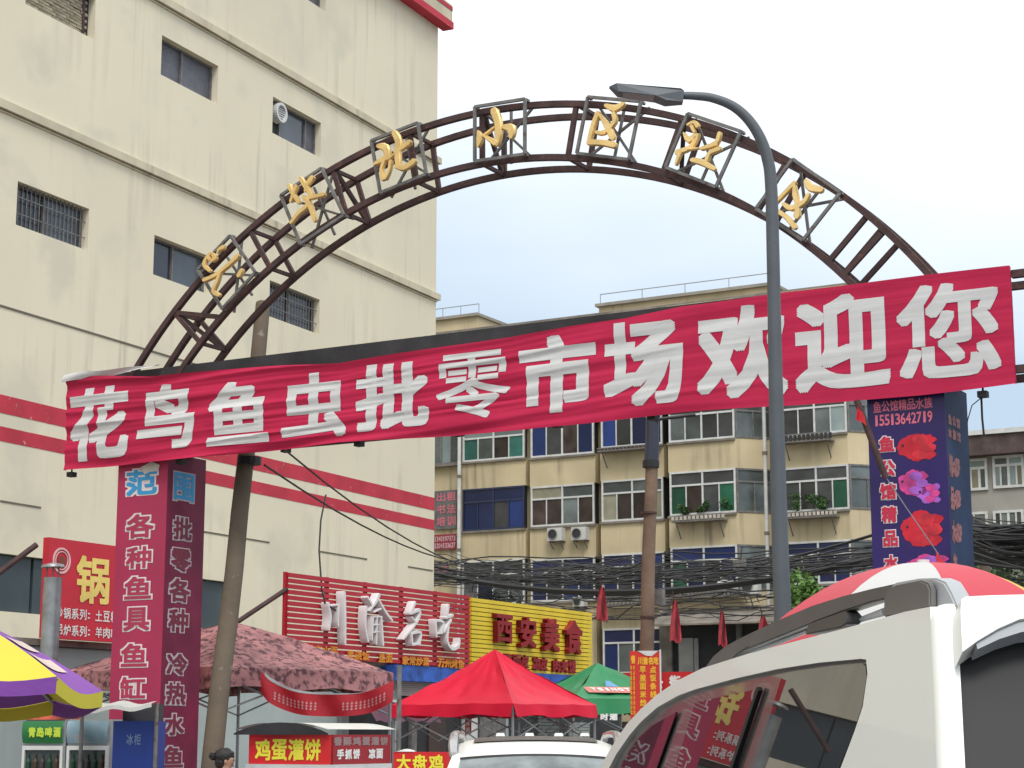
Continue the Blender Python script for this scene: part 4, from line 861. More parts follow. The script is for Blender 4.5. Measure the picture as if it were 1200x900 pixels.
# menu board on the wooden pole
PM = Plane(at(756, 860, 32.6), 100); s0, z1 = PM.sz(738, 763); s1 = PM.sz(772.5, 763)[0]; z0 = PM.sz(738, 847)[1]
t = thing('menu_board', 'upright red menu board with yellow characters fixed to the wooden pole', 'sign', PM.pt(s0, z0)); bm = BM(); pbox(bm, PM, s0, s1, z0, z1, -.12, 0); obj('board', fixn(bm), mat('menu_red', (.6, .03, .02), .5, var=.08), t)
bm = polyfill([(s0 + .13, z1 + .003), (s0 + .28, z1 - .08), (s0 + .38, z1 - .09), (s1 - .03, z1 - .01), (s1 + .03, z1 + .03), (s1 + .03, z0), (s1 + .004, z0), (s1 + .004, z1 + .003)], [], lambda a, b, h: PM.pt(a, b, .01 + h), .03); obj('torn_white_backing', bm, M_white, t)
M_my = mat('menu_yellow', (.78, .42, .03), .5)
text_on(t, 'heading', PM, '川渝名吃', (747, 770, 772, 779), M_my, .05, gap=.08); text_on(t, 'heading', PM, '餐', (739, 768, 745, 778), M_my, .04)
text_on(t, 'column', PM, '早盖面米炒方', (749.5, 780, 757, 838), M_my, .04, vertical=True); text_on(t, 'column', PM, '点饭条线菜便', (761.5, 780, 769, 838), M_my, .04, vertical=True)
for x in (738.5, 741.8): text_on(t, 'column', PM, '早点盖饭面条米线炒菜', (x, 780, x + 2.2, 838), M_my, .03, vertical=True)
# long red ground level banner behind
PLB = P_A.off(1.6); s0, z1 = PLB.sz(640, 800); s1 = PLB.sz(860, 800)[0]; z1 = PLB.sz(700, 789)[1]; z0 = PLB.sz(700, 811)[1]; bm = BM(); gridf(bm, 30, 3, lambda a, b: PLB.pt(s0 + (s1 - s0) * a, z0 + (z1 - z0) * b, .05 * math.sin(a * 30)))
o = obj('street_banner', bm, mat('bright_red_cloth', (.55, .015, .02), .6), None, True); tag(o, 'long red banner with white characters stretched low behind the green tent', 'banner')
text_on(o, 'lettering', PLB.off(.06), '美食一条街欢迎', (702, 793, 842, 808), M_wpr, .05, .02, gap=.35)
M_trim0 = mat('dark_trim', (.04, .04, .045), .6)
# ------------------------------------------------------------------ tents
def tent(name, label, cx, cy, half, rotd, ze, za, vh, m, mleg, truss=True, zl=None, seed=1, group=None, sagk=.28, legs_r=.025):
    t = thing(name, label, 'tent', (cx, cy, 0)); R_ = Matrix.Rotation(math.radians(rotd), 3, 'Z'); cs = [R_ @ Vector((a * half, b * half, 0)) + Vector((cx, cy, ze)) for a, b in ((-1, -1), (1, -1), (1, 1), (-1, 1))]; ap = Vector((cx, cy, za))
    bm = BM(); n = 16
    for i in range(4):
        a, b = cs[i], cs[(i + 1) % 4]; out_ = ((a + b) / 2 - Vector((cx, cy, ze))).normalized(); rows = []
        for j in range(n + 1):
            v = j / n; row = []
            for k in range(n + 1):
                uu = k / n; e = a.lerp(b, uu); p = e.lerp(ap, v); edge = 1 - abs(2 * uu - 1) 
                p.z -= sagk * (math.sin(math.pi * v) * .55 * (.6 + .4 * edge)) + .10 * edge * (1 - v) ** 3 * 0
                p.z += .02 * noise.noise(Vector((p.x * 2, p.y * 2, seed))) * (1 - v) - .05 * math.sin(math.pi * v) * math.exp(-((edge) / .2) ** 2) * -1
                p.z += (.02 * math.sin(uu * 23 + seed) + .05 * noise.noise(Vector((uu * 9 + v * 5, seed + i, v * 2)))) * math.sin(math.pi * v)
                row.append(bm.verts.new(p))
            rows.append(row)
        for j in range(n):
            for k in range(n): bm.faces.new((rows[j][k], rows[j][k + 1], rows[j + 1][k + 1], rows[j + 1][k]))
        low = [bm.verts.new(v.co + out_ * (.05 + .03 * math.sin(k * 1.3 + i + seed)) + Vector((0, 0, -vh * (1 + .10 * math.sin(k * .8 + i * 2 + seed))))) for k, v in enumerate(rows[0])]
        for k in range(n): bm.faces.new((low[k], low[k + 1], rows[0][k + 1], rows[0][k]))
    bmesh.ops.remove_doubles(bm, verts=bm.verts, dist=.001); c = obj('canopy', fixn(bm), m, t, True)
    for p in cs:
        q = Vector((p.x, p.y, 0)) + (Vector((cx, cy, 0)) - Vector((p.x, p.y, 0))) * .02; bm = BM(); tube(bm, [q, q + Vector((0, 0, ze - .02))], legs_r, 8); obj('leg', bm, mleg, t)
    if truss:
        for i in range(4):
            a, b = cs[i], cs[(i + 1) % 4]; c0 = Vector((cx, cy, ze)); a = a + (c0 - a) * .03; b = b + (c0 - b) * .03
            for k in range(2):
                p0 = a.lerp(b, k / 2); p1 = a.lerp(b, (k + 1) / 2); zd = Vector((0, 0, -.12)); zl_ = Vector((0, 0, -.62))
                for A, B in ((zd, zl_), (zl_, zd)):
                    bm = BM(); tube(bm, [p0 + A, p1 + B], .014, 6); obj('truss_bar', bm, mleg, t)
    return t, cs
M_camo = mat('pink_camouflage_cloth', (.42, .19, .19), .85, var=.3, scale=2.5, bump=.6, bscale=3.5, rust=((.11, .045, .055), 9.5, .485))
M_rt = mat('red_nylon', (.60, .006, .035), .5, spec=.25, var=.1, scale=1.2, bump=.3, bscale=3); M_gt = mat('green_nylon', (.02, .22, .08), .5, var=.12, scale=1.5, bump=.3, bscale=3)
c = at(268, 860, 28.5); TC, cc = tent('market_tent', 'faded pink camouflage market tent behind the leaning pole', c.x, 28.5, 1.73, 50, 2.66, 3.42, .28, M_camo, M_steel, seed=3, sagk=.12)
#'market_tent', 'second pink camouflage tent half hidden behind the left pillar', c.x, 28.0, 1.1, 20, 2.75, 3.2, .22, M_camo, M_steel, seed=5, sagk=.1)
c = at(580, 860, 33); TR_, cr = tent('market_tent', 'bright red pyramid tent in front of the yellow slatted sign', c.x, 33.0, 1.27, 55, 2.24, 3.2, .2, M_rt, M_steel, seed=2, sagk=.3)
c = at(701, 860, 38); TG, cg = tent('market_tent', 'green beer tent with white lettering beside the menu board', c.x, 38, 1.2, 26, 2.42, 3.15, .30, M_gt, M_steel, seed=4, sagk=.2)
# printing on the green tent: logo disc and word on the front slope
Pg = Plane((cg[0].x, cg[0].y), 90 - 26 + 0); Pg = Plane((cg[0].x, cg[0].y), math.degrees(math.atan2((cg[1] - cg[0]).x, (cg[1] - cg[0]).y)))
w_g = (cg[1] - cg[0]).length; sl_ = (3.15 - 2.42) / 1.2
def onslope(a, b, h):   # a along the eave, b up the slope
    f = b / 1.2; e = cg[0].lerp(cg[1], a / w_g); ap = Vector((TG.location.x, TG.location.y, 3.15)); base_ = Pg.pt(a, 0); base_.z = 0
    p = Vector((e.x, e.y, 2.42)) + (-Pg.n) * b; p.z += sl_ * b - .2 * .5 * math.sin(math.pi * min(1, f)) + .05 + h; return p
bm = BM(); x = w_g * .24
for i, c_ in enumerate('TSINGTAO'): put_glyph(bm, c_, (x + i * .15, x + i * .15 + .115, .26, .40), onslope, .06, .01 + .0, 0)
obj('printed_word', bm, M_wpr, TG)
bm = BM(); gridf(bm, 10, 2, lambda a, b: onslope(x - .12 + 1.42 * a, .2 + .26 * b, -.002)); obj('printed_label', bm, mat('salmon_label', (.6, .2, .16), .6), TG)
bm = BM(); gridf(bm, 6, 3, lambda a, b: onslope(w_g * .47 + (.3 * a - .15) * (1 - b * .7), .47 + .2 * b, 0)); obj('printed_emblem', bm, mat('blue_emblem', (.12, .3, .5), .6), TG)
text_on(TG, 'valance_lettering', Pg.off(.06), '时潮', (703, 836, 724, 844), M_wpr, .05, .0)
# ------------------------------------------------------------------ small red banner tied under the pink tent
PB = Plane(at(306, 860, 26.6), 96); s0 = PB.sz(306, 800)[0]; s1 = PB.sz(461, 800)[0]
def rb(a, b):
    s = s0 + (s1 - s0) * a; top_ = PB.sz(306, 791)[1] * (1 - a) + PB.sz(461, 796)[1] * a - .26 * (1 - (2 * a - 1) ** 2) + .05 * math.exp(-(a / .04) ** 2); return PB.pt(s, top_ - .3 * (1 - b) - .02 * math.sin(a * 9), .04 * math.sin(a * 21 + b * 2))
bm = BM(); gridf(bm, 60, 6, rb); o = obj('small_banner', bm, mat('scarlet_cloth', (.6, .02, .035), .6, var=.1, bump=.3), None, True); tag(o, 'small sagging red banner tied under the pink camouflage tent', 'banner')
bm = BM()
for i in range(28):
    a = .1 + .86 * i / 28
    if .42 < a < .62: continue
    for k in range(3): quad(bm, *[rb(a + x, .28 + k * .13 + y) + PB.n * .012 for x, y in ((0, 0), (.016, 0), (.016, .055), (0, .055))])
    quad(bm, *[rb(a + x, .25 + y) + PB.n * .014 for x, y in ((.006, 0), (.010, 0), (.010, .4), (.006, .4))])
obj('faint_lettering', bm, mat('pink_marks', (.75, .4, .4), .6), o)['kind'] = 'stuff'
bm = BM(); gridf(bm, 40, 1, lambda a, b: rb(.03 + .8 * a, 1) + Vector((0, 0, .05 * b * (1 - a))) + PB.n * .01); obj('white_hem', bm, M_white, o, True)
# ------------------------------------------------------------------ street stall
PS = Plane(at(388, 860, 22.6), 119.5); PSs = Plane(at(388, 860, 22.6), 29.5)
fw_ = abs(PS.sz(292, 860)[0]); sd_ = PSs.sz(458, 860)[0]
st = thing('food_stall', 'red and white egg pancake street stall with a curved canopy', 'stall', PS.pt(-fw_ / 2, 0, -sd_ / 2))
z1 = PS.sz(388, 861)[1]; z0 = PS.sz(388, 896)[1]; M_sr = mat('stall_red', (.66, .02, .025), .45, var=.06)
bm = BM(); pbox(bm, PS, -fw_, 0, z0, z1, -.05, 0); obj('front_sign', fixn(bm), M_sr, st); bm = BM(); pbox(bm, PSs, 0.005, sd_, z0, z1, -.05, 0); obj('side_sign', fixn(bm), mat('stall_dark_red', (.33, .012, .02), .5), st)
text_on(st, 'yellow_lettering', PS, '鸡蛋灌饼', (299, 866, 377, 891), mat('stall_yellow', (.85, .78, .06), .5), .03, .005, gap=.06, n=4)
text_on(st, 'small_lettering', PSs, '香酥鸡蛋灌饼', (390, 863.5, 455, 874), mat('dull_grey_print', (.3, .2, .2), .5), .05, .005); text_on(st, 'small_lettering', PSs, '手抓饼 凉面', (394, 878, 449, 890), M_wpr, .05, .005)
bm = BM(); gridf(bm, 10, 12, lambda a, b: PS.pt(-fw_ - .16 + (fw_ + .18) * b, z1 + .02 + .12 * math.sin(math.pi * min(1, .12 + .88 * (1 - abs(2 * b - 1)) * .6 + .0)), .1 - (sd_ + .2) * a)); obj('canopy_top', fixn(bm), mat('pale_canopy', (.62, .62, .58), .6, var=.1), st, True)
def stroof(b, d): return PS.pt(-fw_ - .16 + (fw_ + .19) * b, z1 + .015 + .13 * math.sin(math.pi * b) ** .8, d)
bm = BM()
for i in range(14):
    a0, a1 = i / 14, (i + 1) / 14; P = [stroof(a0, .1), stroof(a1, .1)]; quad(bm, P[0], P[1], Vector((P[1].x, P[1].y, z1 - .0)), Vector((P[0].x, P[0].y, z1 - .0)))
obj('canopy_end', bm, M_black, st)
bm = BM(); pbox(bm, PS, -fw_ - .02, .02, z0 - .06, z0 - .002, -sd_, .03); obj('counter_rail', fixn(bm), M_white, st)
for a, b in ((-fw_ + .03, -.04), (-.03, -.04), (-fw_ + .03, -sd_ + .05), (-.03, -sd_ + .05)):
    bm = BM(); pbox(bm, PS, a - .02, a + .02, .9, z0 - .062, b - .02, b + .02); obj('post', fixn(bm), M_white, st)
bm = BM(); pbox(bm, PS, -fw_, 0, .3, .9, -sd_, 0); obj('cart_body', fixn(bm), M_sr, st)
for a in (-fw_ + .2, -.2):
    for b in (-.2, -sd_ + .25):
        bm = BM(); c = PS.pt(a, .16, b); tube(bm, [c - PS.u * .03, c + PS.u * .03], .16, 16); obj('wheel', bm, M_blk, st)
bm = BM(); tube(bm, [PSs.pt(sd_ + .12, 0, .04), PSs.pt(sd_ + .12, PSs.sz(459, 770)[1] - .1, .04)], .03, 8); obj('canopy_pole', bm, M_greyst, st)
# big plate chicken sign by the car
Pd = Plane(at(461, 860, 21.5), 119.5); s0, z1 = Pd.sz(461, 881); s1 = Pd.sz(524, 881)[0]; z0 = z1 - .45; t = thing('street_sign_board', 'red sign board with yellow characters beside the white car roof', 'sign', Pd.pt(s0, 0)); bm = BM(); pbox(bm, Pd, s0, s1, z0, z1, -.06, 0); obj('board', fixn(bm), M_sr, t)
text_on(t, 'lettering', Pd, '大盘鸡', (464, 884, 521, 903), mat('stall_yellow', (.85, .78, .06), .5), .03, .005, gap=.1, n=4)
for s in (s0 + .05, s1 - .05):
    bm = BM(); pbox(bm, Pd, s - .02, s + .02, 0, z0 - .002, -.05, -.01); obj('leg', fixn(bm), M_greyst, t)
bm = BM(); gridf(bm, 6, 3, lambda a, b: Pd.pt(s0 + .02 + .25 * a, z1 + .03 * math.sin(a * 3) * (1 - b) + .003, -.05 + .06 * b)); obj('rag', bm, M_white, t)
# maroon awning
Pw = P_SG.off(.6); a0, zt = Pw.sz(458, 823); a1 = Pw.sz(504, 823)[0]; t = thing('shop_awning', 'dark purple cloth awning with a white top edge left of the red tent', 'awning', Pw.pt(a0, zt))
bm = BM(); gridf(bm, 24, 6, lambda a, b: Pw.pt(a0 - .9 + (a1 - a0 + .9) * a, zt - .36 * b + (.02 * math.sin(a * 30) if b == 1 else 0), .25 * b + .02 * math.sin(a * 40) * b)); obj('cloth', bm, mat('purple_cloth', (.10, .035, .06), .7, var=.2, scale=3), t, True)
bm = BM(); pbox(bm, Pw, a0 - .9, a1, zt, zt + .05, -.5, .02); obj('top_rail', fixn(bm), M_white, t)
t = thing('hanging_sign', 'tiny upright red sign hanging in the dark shop doorway under the red tent', 'sign', at(549, 858, 34.5)); Pt_ = Plane(at(545, 860, 34.5), 100); s0, z1 = Pt_.sz(545, 843); s1 = Pt_.sz(552, 843)[0]; z0 = Pt_.sz(545, 860)[1]; bm = BM(); pbox(bm, Pt_, s0, s1, z0, z1, -.04, 0); obj('board', fixn(bm), M_sr, t); text_on(t, 'lettering', Pt_, '米线', (546, 845, 551, 858), M_wpr, .06, .004, vertical=True)

# ------------------------------------------------------------------ far left corner: flue, fridges, cabinet, awning, parasol
ft = thing('metal_flue', 'grey galvanised flue pipe with a flat cap in front of the hot pot sign', 'flue', (at(56, 760, 26).x, 26, 0)); b = at(57, 778, 26)
bm = BM(); tube(bm, [Vector((b.x, 26, 0)), b, at(62, 677, 26)], .125, 18); obj('pipe', bm, mat('galvanised', (.30, .31, .32), .45, metal=.55, var=.3, scale=5, bump=.1), ft, True)
bm = BM(); tube(bm, [at(62, 665, 26), at(62, 662, 26), at(62, 659.5, 26)], [.165, .15, .02], 18); obj('cap', bm, MATS['galvanised'], ft, True)
for dx in (-7, 0, 7):
    bm = BM(); tube(bm, [at(62 + dx, 679, 26), at(62 + dx, 664, 26)], .01, 6); obj('cap_stay', bm, M_greyst, ft)
PK = Plane(at(132, 860, 23.2), 105)
def fridge(x0, x1, label, head, txt=None):
    s0, z1 = PK.sz(x0, 845); s1 = PK.sz(x1, 845)[0]; z2 = PK.sz(x0, 871)[1]; t = thing('drinks_fridge', label, 'fridge', PK.pt((s0 + s1) / 2, 0, -.3), 'drinks fridges')
    bm = BM(); pbox(bm, PK, s0, s1, .08, z1 + .02, -.6, -.02); obj('cabinet', fixn(bm), mat('fridge_body', (.33, .35, .36), .4), t)
    n = 10; bm = BM(); V_ = gridf(bm, 1, n, lambda a, b: PK.pt(s0 + .01 + (s1 - s0 - .02) * a, z2 + (z1 - z2) * b, .02 + .035 * math.sin(math.pi * b * .9))); obj('header', fixn(bm), head, t, True)
    fr = .045; bm = BM(); zz = z2 - .03
    pbox(bm, PK, s0 + .01, s0 + fr, .15, zz, -.015, .03); pbox(bm, PK, s1 - fr, s1 - .01, .15, zz, -.015, .03); pbox(bm, PK, s0 + fr, s1 - fr, zz - .05, zz, -.015, .03); pbox(bm, PK, s0 + fr, s1 - fr, .15, .22, -.015, .03); d = obj('door', fixn(bm), M_white, t)
    bm = BM(); pbox(bm, PK, s0 + fr + .002, s1 - fr - .002, .225, zz - .052, -.012, 0); obj('door_glass', fixn(bm), mat('fridge_glass', (.05, .065, .065), .08, var=.3, scale=3), d)
    for r in range(5):
        zc_ = zz - .32 - r * .3; bm = BM(); pbox(bm, PK, s0 + fr + .004, s1 - fr - .004, zc_ - .015, zc_, .001, .012); obj('shelf', fixn(bm), M_steel, t)
        if r < 3:
            for k in range(5):
                x = s0 + fr + .05 + (s1 - s0 - 2 * fr - .1) * k / 4; bm = BM(); c = PK.pt(x, zc_, .02); tube(bm, [c + Vector((0, 0, .001)), c + Vector((0, 0, .13)), c + Vector((0, 0, .17)), c + Vector((0, 0, .22))], [.028, .03, .012, .011], 8); obj('bottle', bm, (mat('bottle_green', (.015, .06, .03), .3), mat('bottle_brown', (.07, .04, .02), .3), mat('bottle_dark', (.06, .05, .05), .2))[(k + r) % 3], t)
    if txt: text_on(t, 'header_lettering', PK.off(.058), txt, (x0 + 5, 852, x1 - 5, 864), mat('lime_print', (.5, .65, .05), .5), .05, .002)
    return t
fridge(28, 77, 'drinks fridge with a green lettered header panel, left of the pair', mat('fridge_green', (.02, .17, .05), .5, var=.15), '青岛啤酒')
fridge(80, 130, 'drinks fridge with a pale blue and peach header, right of the pair', mat('fridge_blue', (.25, .38, .45), .5, var=.5, scale=1.6, rust=((.6, .35, .25), 2.2, .52)))
bm = BM(); pbox(bm, PK, PK.sz(30, 845)[0], PK.sz(76, 845)[0], PK.sz(30, 843.5)[1], PK.sz(30, 838)[1], -.5, .0); tag(obj('carton', fixn(bm), mat('red_carton', (.5, .1, .06), .6, var=.6, scale=6)), 'red and white drinks cartons on top of the green labelled fridge', 'carton')
PC = Plane(at(132, 860, 22.4), 95); s0, z1 = PC.sz(133, 845); s1 = PC.sz(181, 845)[0]; t = thing('blue_cabinet', 'plain blue metal cabinet standing before the left pillar', 'cabinet', PC.pt(s0, 0)); bm = BM(); pbox(bm, PC, s0, s1, .1, z1, -.5, 0); obj('body', fixn(bm), mat('cobalt_paint', (.01, .045, .3), .4, var=.1), t)
text_on(t, 'marking', PC, '冰柜', (148, 860, 166, 873), mat('dull_blue_print', (.2, .3, .5), .5), .02, .003)
bm = BM(); pbox(bm, PC, s0 + .02, s1 - .02, z1 + .003, z1 + .2, -.45, -.3); obj('lid', fixn(bm), M_trim0, t)
t = thing('sheet_awning', 'grimy white sheet awning over the fridges before the left pillar', 'awning', at(130, 825, 22.4))
A4 = [at(74, 831, 21.6), at(178, 826, 21.6), at(184, 823.5, 22.3), at(97, 822, 23.1)]
def _aw(a, b):
    p = A4[0].lerp(A4[1], a).lerp(A4[3].lerp(A4[2], a), b); p.z += .02 * math.sin(a * 14) - .03 * math.sin(a * math.pi) * 0; return p
bm = BM(); gridf(bm, 16, 5, _aw); obj('sheet', bm, mat('grimy_sheet', (.5, .5, .47), .7, var=.2, scale=3), t, True)
bm = BM(); gridf(bm, 16, 1, lambda a, b: _aw(a, 0) + Vector((0, -.02, -.045 * b))); obj('front_hem', bm, MATS['grimy_sheet'], t)
for p in (A4[2], A4[3]):
    bm = BM(); tube(bm, [Vector((p.x, p.y, 0)), p], .025, 8); obj('pole', bm, M_greyst, t)
def parasol(name, label, c, R, zr, zt, n, mats, vh, crown=1.0, mpole=None, rot=0, vmats=None):
    t = thing(name, label, 'parasol', (c[0], c[1], 0)); c = Vector((c[0], c[1], 0))
    def pr(r): return zr + (zt - zr) * (1 - r ** crown)
    for i in range(n):
        a0 = rot + 2 * math.pi * i / n; a1 = rot + 2 * math.pi * (i + 1) / n; bm = BM()
        def f(a, b):
            th = a0 + (a1 - a0) * a; rr = b * R; chord = math.cos((a1 - a0) / 2) / math.cos((a - .5) * (a1 - a0)); rr *= 1 - (1 - chord) * b; sagz = -.05 * math.sin(math.pi * a) * b * b
            return c + Vector((rr * math.cos(th), rr * math.sin(th), pr(b) + sagz))
        gridf(bm, 8, 12, f)
        rr_ = R
        def g_(a, b):
            p = f(a, 1); o_ = (p - c); o_.z = 0; return p + Vector((0, 0, -vh * b * (1 - .12 * math.sin(math.pi * a)))) + o_.normalized() * .002
        if vmats:
            pn = obj('panel', fixn(bm), mats[i % len(mats)], t, True); bm = BM(); gridf(bm, 8, 2, g_); obj('valance', fixn(bm), vmats[i % len(vmats)], pn, True)
        else:
            gridf(bm, 8, 2, g_); bmesh.ops.remove_doubles(bm, verts=bm.verts, dist=.0005); obj('panel', fixn(bm), mats[i % len(mats)], t, True)
        bm = BM(); p = [c + Vector((b * R * math.cos(a0), b * R * math.sin(a0), pr(b) - .02)) for b in (0.02, .25, .5, .75, 1)]; tube(bm, p, .01, 6); obj('rib', bm, M_steel, t)
    bm = BM(); tube(bm, [c, c + Vector((0, 0, zt + .012))], .025, 10); obj('pole', bm, mpole or M_white, t); bm = BM(); tube(bm, [c, c + Vector((0, 0, .12))], .3, 20); obj('base', bm, M_conc, t)
    return t
M_pur = mat('purple_canvas', (.20, .05, .33), .6, var=.08, bump=.15); M_yc = mat('yellow_canvas', (.6, .52, .035), .6, var=.06); M_wc = mat('white_canvas', (.5, .5, .49), .6, var=.06)
PKF = 10 / 14; pc = at(-97, 860, 10)
PS1 = parasol('beach_parasol', 'purple and yellow advertising parasol at the far left edge', (pc.x, 10), 1.22 * PKF, 1.75 + .38 * PKF, 1.75 + .93 * PKF, 8, [M_pur, M_yc], .12 * PKF, 1.35, rot=math.radians(-31), vmats=[M_yc, M_pur]); PS1.rotation_euler = (math.radians(-5), math.radians(1), 0)
# printed patches on the purple panel and lettering on the yellow one
def pat(a0, a1, b0, b1, m, R=1.22 * PKF, name='printed_patch'):
    c = Vector((pc.x, 10, 0)); bm = BM()
    def f(x, y):
        th = math.radians(a0 + (a1 - a0) * x); b = b0 + (b1 - b0) * y; k = (th - math.radians(-31)) % (math.pi / 4); chord = math.cos(math.pi / 8) / math.cos(k - math.pi / 8); rr = b * R * (1 - (1 - chord) * b)
        return c + Vector((rr * math.cos(th), rr * math.sin(th), 1.75 + .38 * PKF + .55 * PKF * (1 - b ** 1.35) - .05 * math.sin(k * 4) * b * b + .008))
    gridf(bm, 5, 4, f); obj(name, bm, m, PS1)
M_pale_p = mat('cream_patch', (.62, .5, .45), .6)
pat(-24, 6, .5, .62, M_pale_p); pat(-26, 4, .70, .82, M_pale_p)
bm = BM()
c_ = Vector((pc.x, 10, 0))
# ------------------------------------------------------------------ parasol behind the near car
M_pr_ = mat('red_canvas', (.50, .045, .07), .6, var=.06, bump=.1)
pc2 = at(1090, 860, 7.6)
parasol('street_parasol', 'red, white and yellow domed parasol behind the near white car', (pc2.x, 7.6), .83, 1.96, 2.43, 8, [M_wc, M_pr_, mat('yellow_canvas_deep', (.68, .42, .05), .6), M_pr_], .1, 2.1, rot=math.radians(222.5))

# ------------------------------------------------------------------ flags and overhead cables
def flag(x, y0, y1, wpx, Y, label):
    t = thing('pennant', label, 'flag', at(x, y1, Y), 'small limp red flags above the shops'); a = at(x, y0, Y); b = at(x, y1, Y); L_ = (a - b).length; wd = wpx * 1.5 * Y / 2238
    bm = BM(); gridf(bm, 8, 14, lambda u_, v: a + Vector(((u_ - .5) * wd * (.35 + 1.25 * v * (1 - .35 * v)), .07 * math.sin(u_ * 9 + v * 3), -L_ * v + .04 * math.sin(u_ * 7)))); obj('cloth', bm, mat('faded_flag_red', (.45, .05, .07), .7, var=.25, scale=3), t, True)
    bm = BM(); tube(bm, [a + Vector((-.06, 0, .25)), a + Vector((0, 0, -.1)), a + Vector((.05, 0, -L_ * .9))], .015, 6); obj('stick', bm, M_rust, t)
flag(705, 687, 727, 8, 50, 'limp red flag hanging just right of the yellow slatted sign'); flag(791, 704, 752, 8, 50, 'twisted red flag hanging right of the wooden pole'); flag(846, 716, 757, 6, 50, 'thin red flag hanging in front of the dark shop opening'); flag(894, 722, 742, 7, 50, 'short red flag hanging beside the street lamp')
t = thing('flag_pole', 'leaning rusty flag pole with a red pennant beside the blue poster', 'flag pole', at(1037, 560, 19.2)); bm = BM(); tube(bm, [at(1004, 469, 19.2), at(1038, 560, 19.2)], .035, 10); obj('rod', bm, M_rust, t)
bm = BM(); F_ = [at(1005, 476, 19.15), at(1014, 489, 19.15), at(1016, 499, 19.15), at(1003, 491, 19.15)]; gridf(bm, 5, 5, lambda a, b: F_[0].lerp(F_[1], a).lerp(F_[3].lerp(F_[2], a), b) + Vector((0, .02 * math.sin(a * 8), 0))); obj('pennant_cloth', bm, mat('scarlet_cloth', (.6, .02, .035), .6), t, True)
bm = BM(); tube(bm, [at(1036, 556, 19.2), at(1062, 595, 19.2), at(1100, 650, 19.2)], .006, 5); obj('thin_rod', bm, M_steel, t)
bm = BM(); F2 = [at(1097, 646, 19.15), at(1110, 664, 19.15), at(1098, 668, 19.15)]; bm.faces.new([bm.verts.new(p) for p in F2]); r_ = bmesh.ops.extrude_face_region(bm, geom=list(bm.faces)); [setattr(v, 'co', v.co + Vector((0, .01, 0))) for v in r_['geom'] if isinstance(v, bmesh.types.BMVert)]; obj('pennant_cloth', fixn(bm), MATS['scarlet_cloth'], t)
def span(x0, y0, Y0, x1, y1, Y1, sag, r, label=None, parent=None):
    return cable([at(x0, y0, Y0), at(x1, y1, Y1)], r, label, sag=sag, n=24)
lb = ['thick black cable bundle crossing the yellow block %s' % s for s in ('just under its first full window row', 'slightly lower, sagging left of the wooden pole', 'as the darkest strand behind the street lamp')]
span(508, 664, 60, 1045, 620, 50, .9, .045, lb[0]); span(508, 672, 58, 1045, 649, 46, .75, .085, lb[1]); span(620, 690, 56, 1045, 645, 47, .5, .09, lb[2])
span(1128, 618, 44, 1260, 612, 40, .1, .12, 'thick black cable bundle at the far right under the grey windows')
span(1126, 628, 44, 1262, 622, 40, .2, .09, 'second black cable bundle at the far right, just below the thick one')
rnd = random.Random(11); bm = BM()
for i in range(85):
    Y0 = rnd.uniform(56, 66); Y1 = rnd.uniform(44, 56); x0 = rnd.choice([506, 508, 560, 640, 760]); x1 = rnd.choice([762, 1045, 1045, 1045, 1045])
    if x1 - x0 < 100: x0 = 508
    k0 = (x0 - 508) / 500; k1 = (x1 - 508) / 500; y0 = rnd.gauss(672, 10) - 8 * k0; y1 = rnd.gauss(670, 9) - 16 * k1
    if i % 5 == 0: y0 += 38; y1 += 40
    a, b = at(x0, y0, Y0), at(x1, y1, Y1); sg = rnd.uniform(.05, .45); n = 14
    P = [a.lerp(b, j / n) - Vector((0, 0, sg * 4 * (j / n) * (1 - j / n))) + Vector((0, 0, .3 * noise.noise(Vector((j * .45, i * 1.7, 0))))) for j in range(n + 1)]; tube(bm, P, rnd.choice([.01, .014, .022]), 4, False)
for i in range(60):
    Y0 = rnd.uniform(42, 46); a, b = at(1126, rnd.gauss(624, 12), Y0), at(1275, rnd.gauss(618, 14), 40); sg = rnd.uniform(.05, .6)
    if i % 4 == 0: a, b = at(1126, rnd.uniform(640, 690), Y0), at(1275, rnd.uniform(635, 680), 40)
    P = [a.lerp(b, j / 8) - Vector((0, 0, sg * 4 * (j / 8) * (1 - j / 8))) for j in range(9)]; tube(bm, P, rnd.choice([.012, .02, .035]), 4, False)
for i in range(26):   # coils and drooping loops near the corner
    c = at(rnd.uniform(545, 600), rnd.uniform(690, 712), 58); R0 = rnd.uniform(.15, .55)
    tube(bm, [c + Vector((R0 * math.cos(t_ / 10 * 2 * math.pi), 0.1 * math.sin(t_), R0 * .6 * math.sin(t_ / 10 * 2 * math.pi))) for t_ in range(11)], .016, 4, False)
o = obj('cable_tangle', bm, mat('cable_black', (.02, .02, .022), .6)); o['kind'] = 'stuff'; tag(o, 'dense tangle of thin black overhead cables across the yellow block and the far right', 'cables')
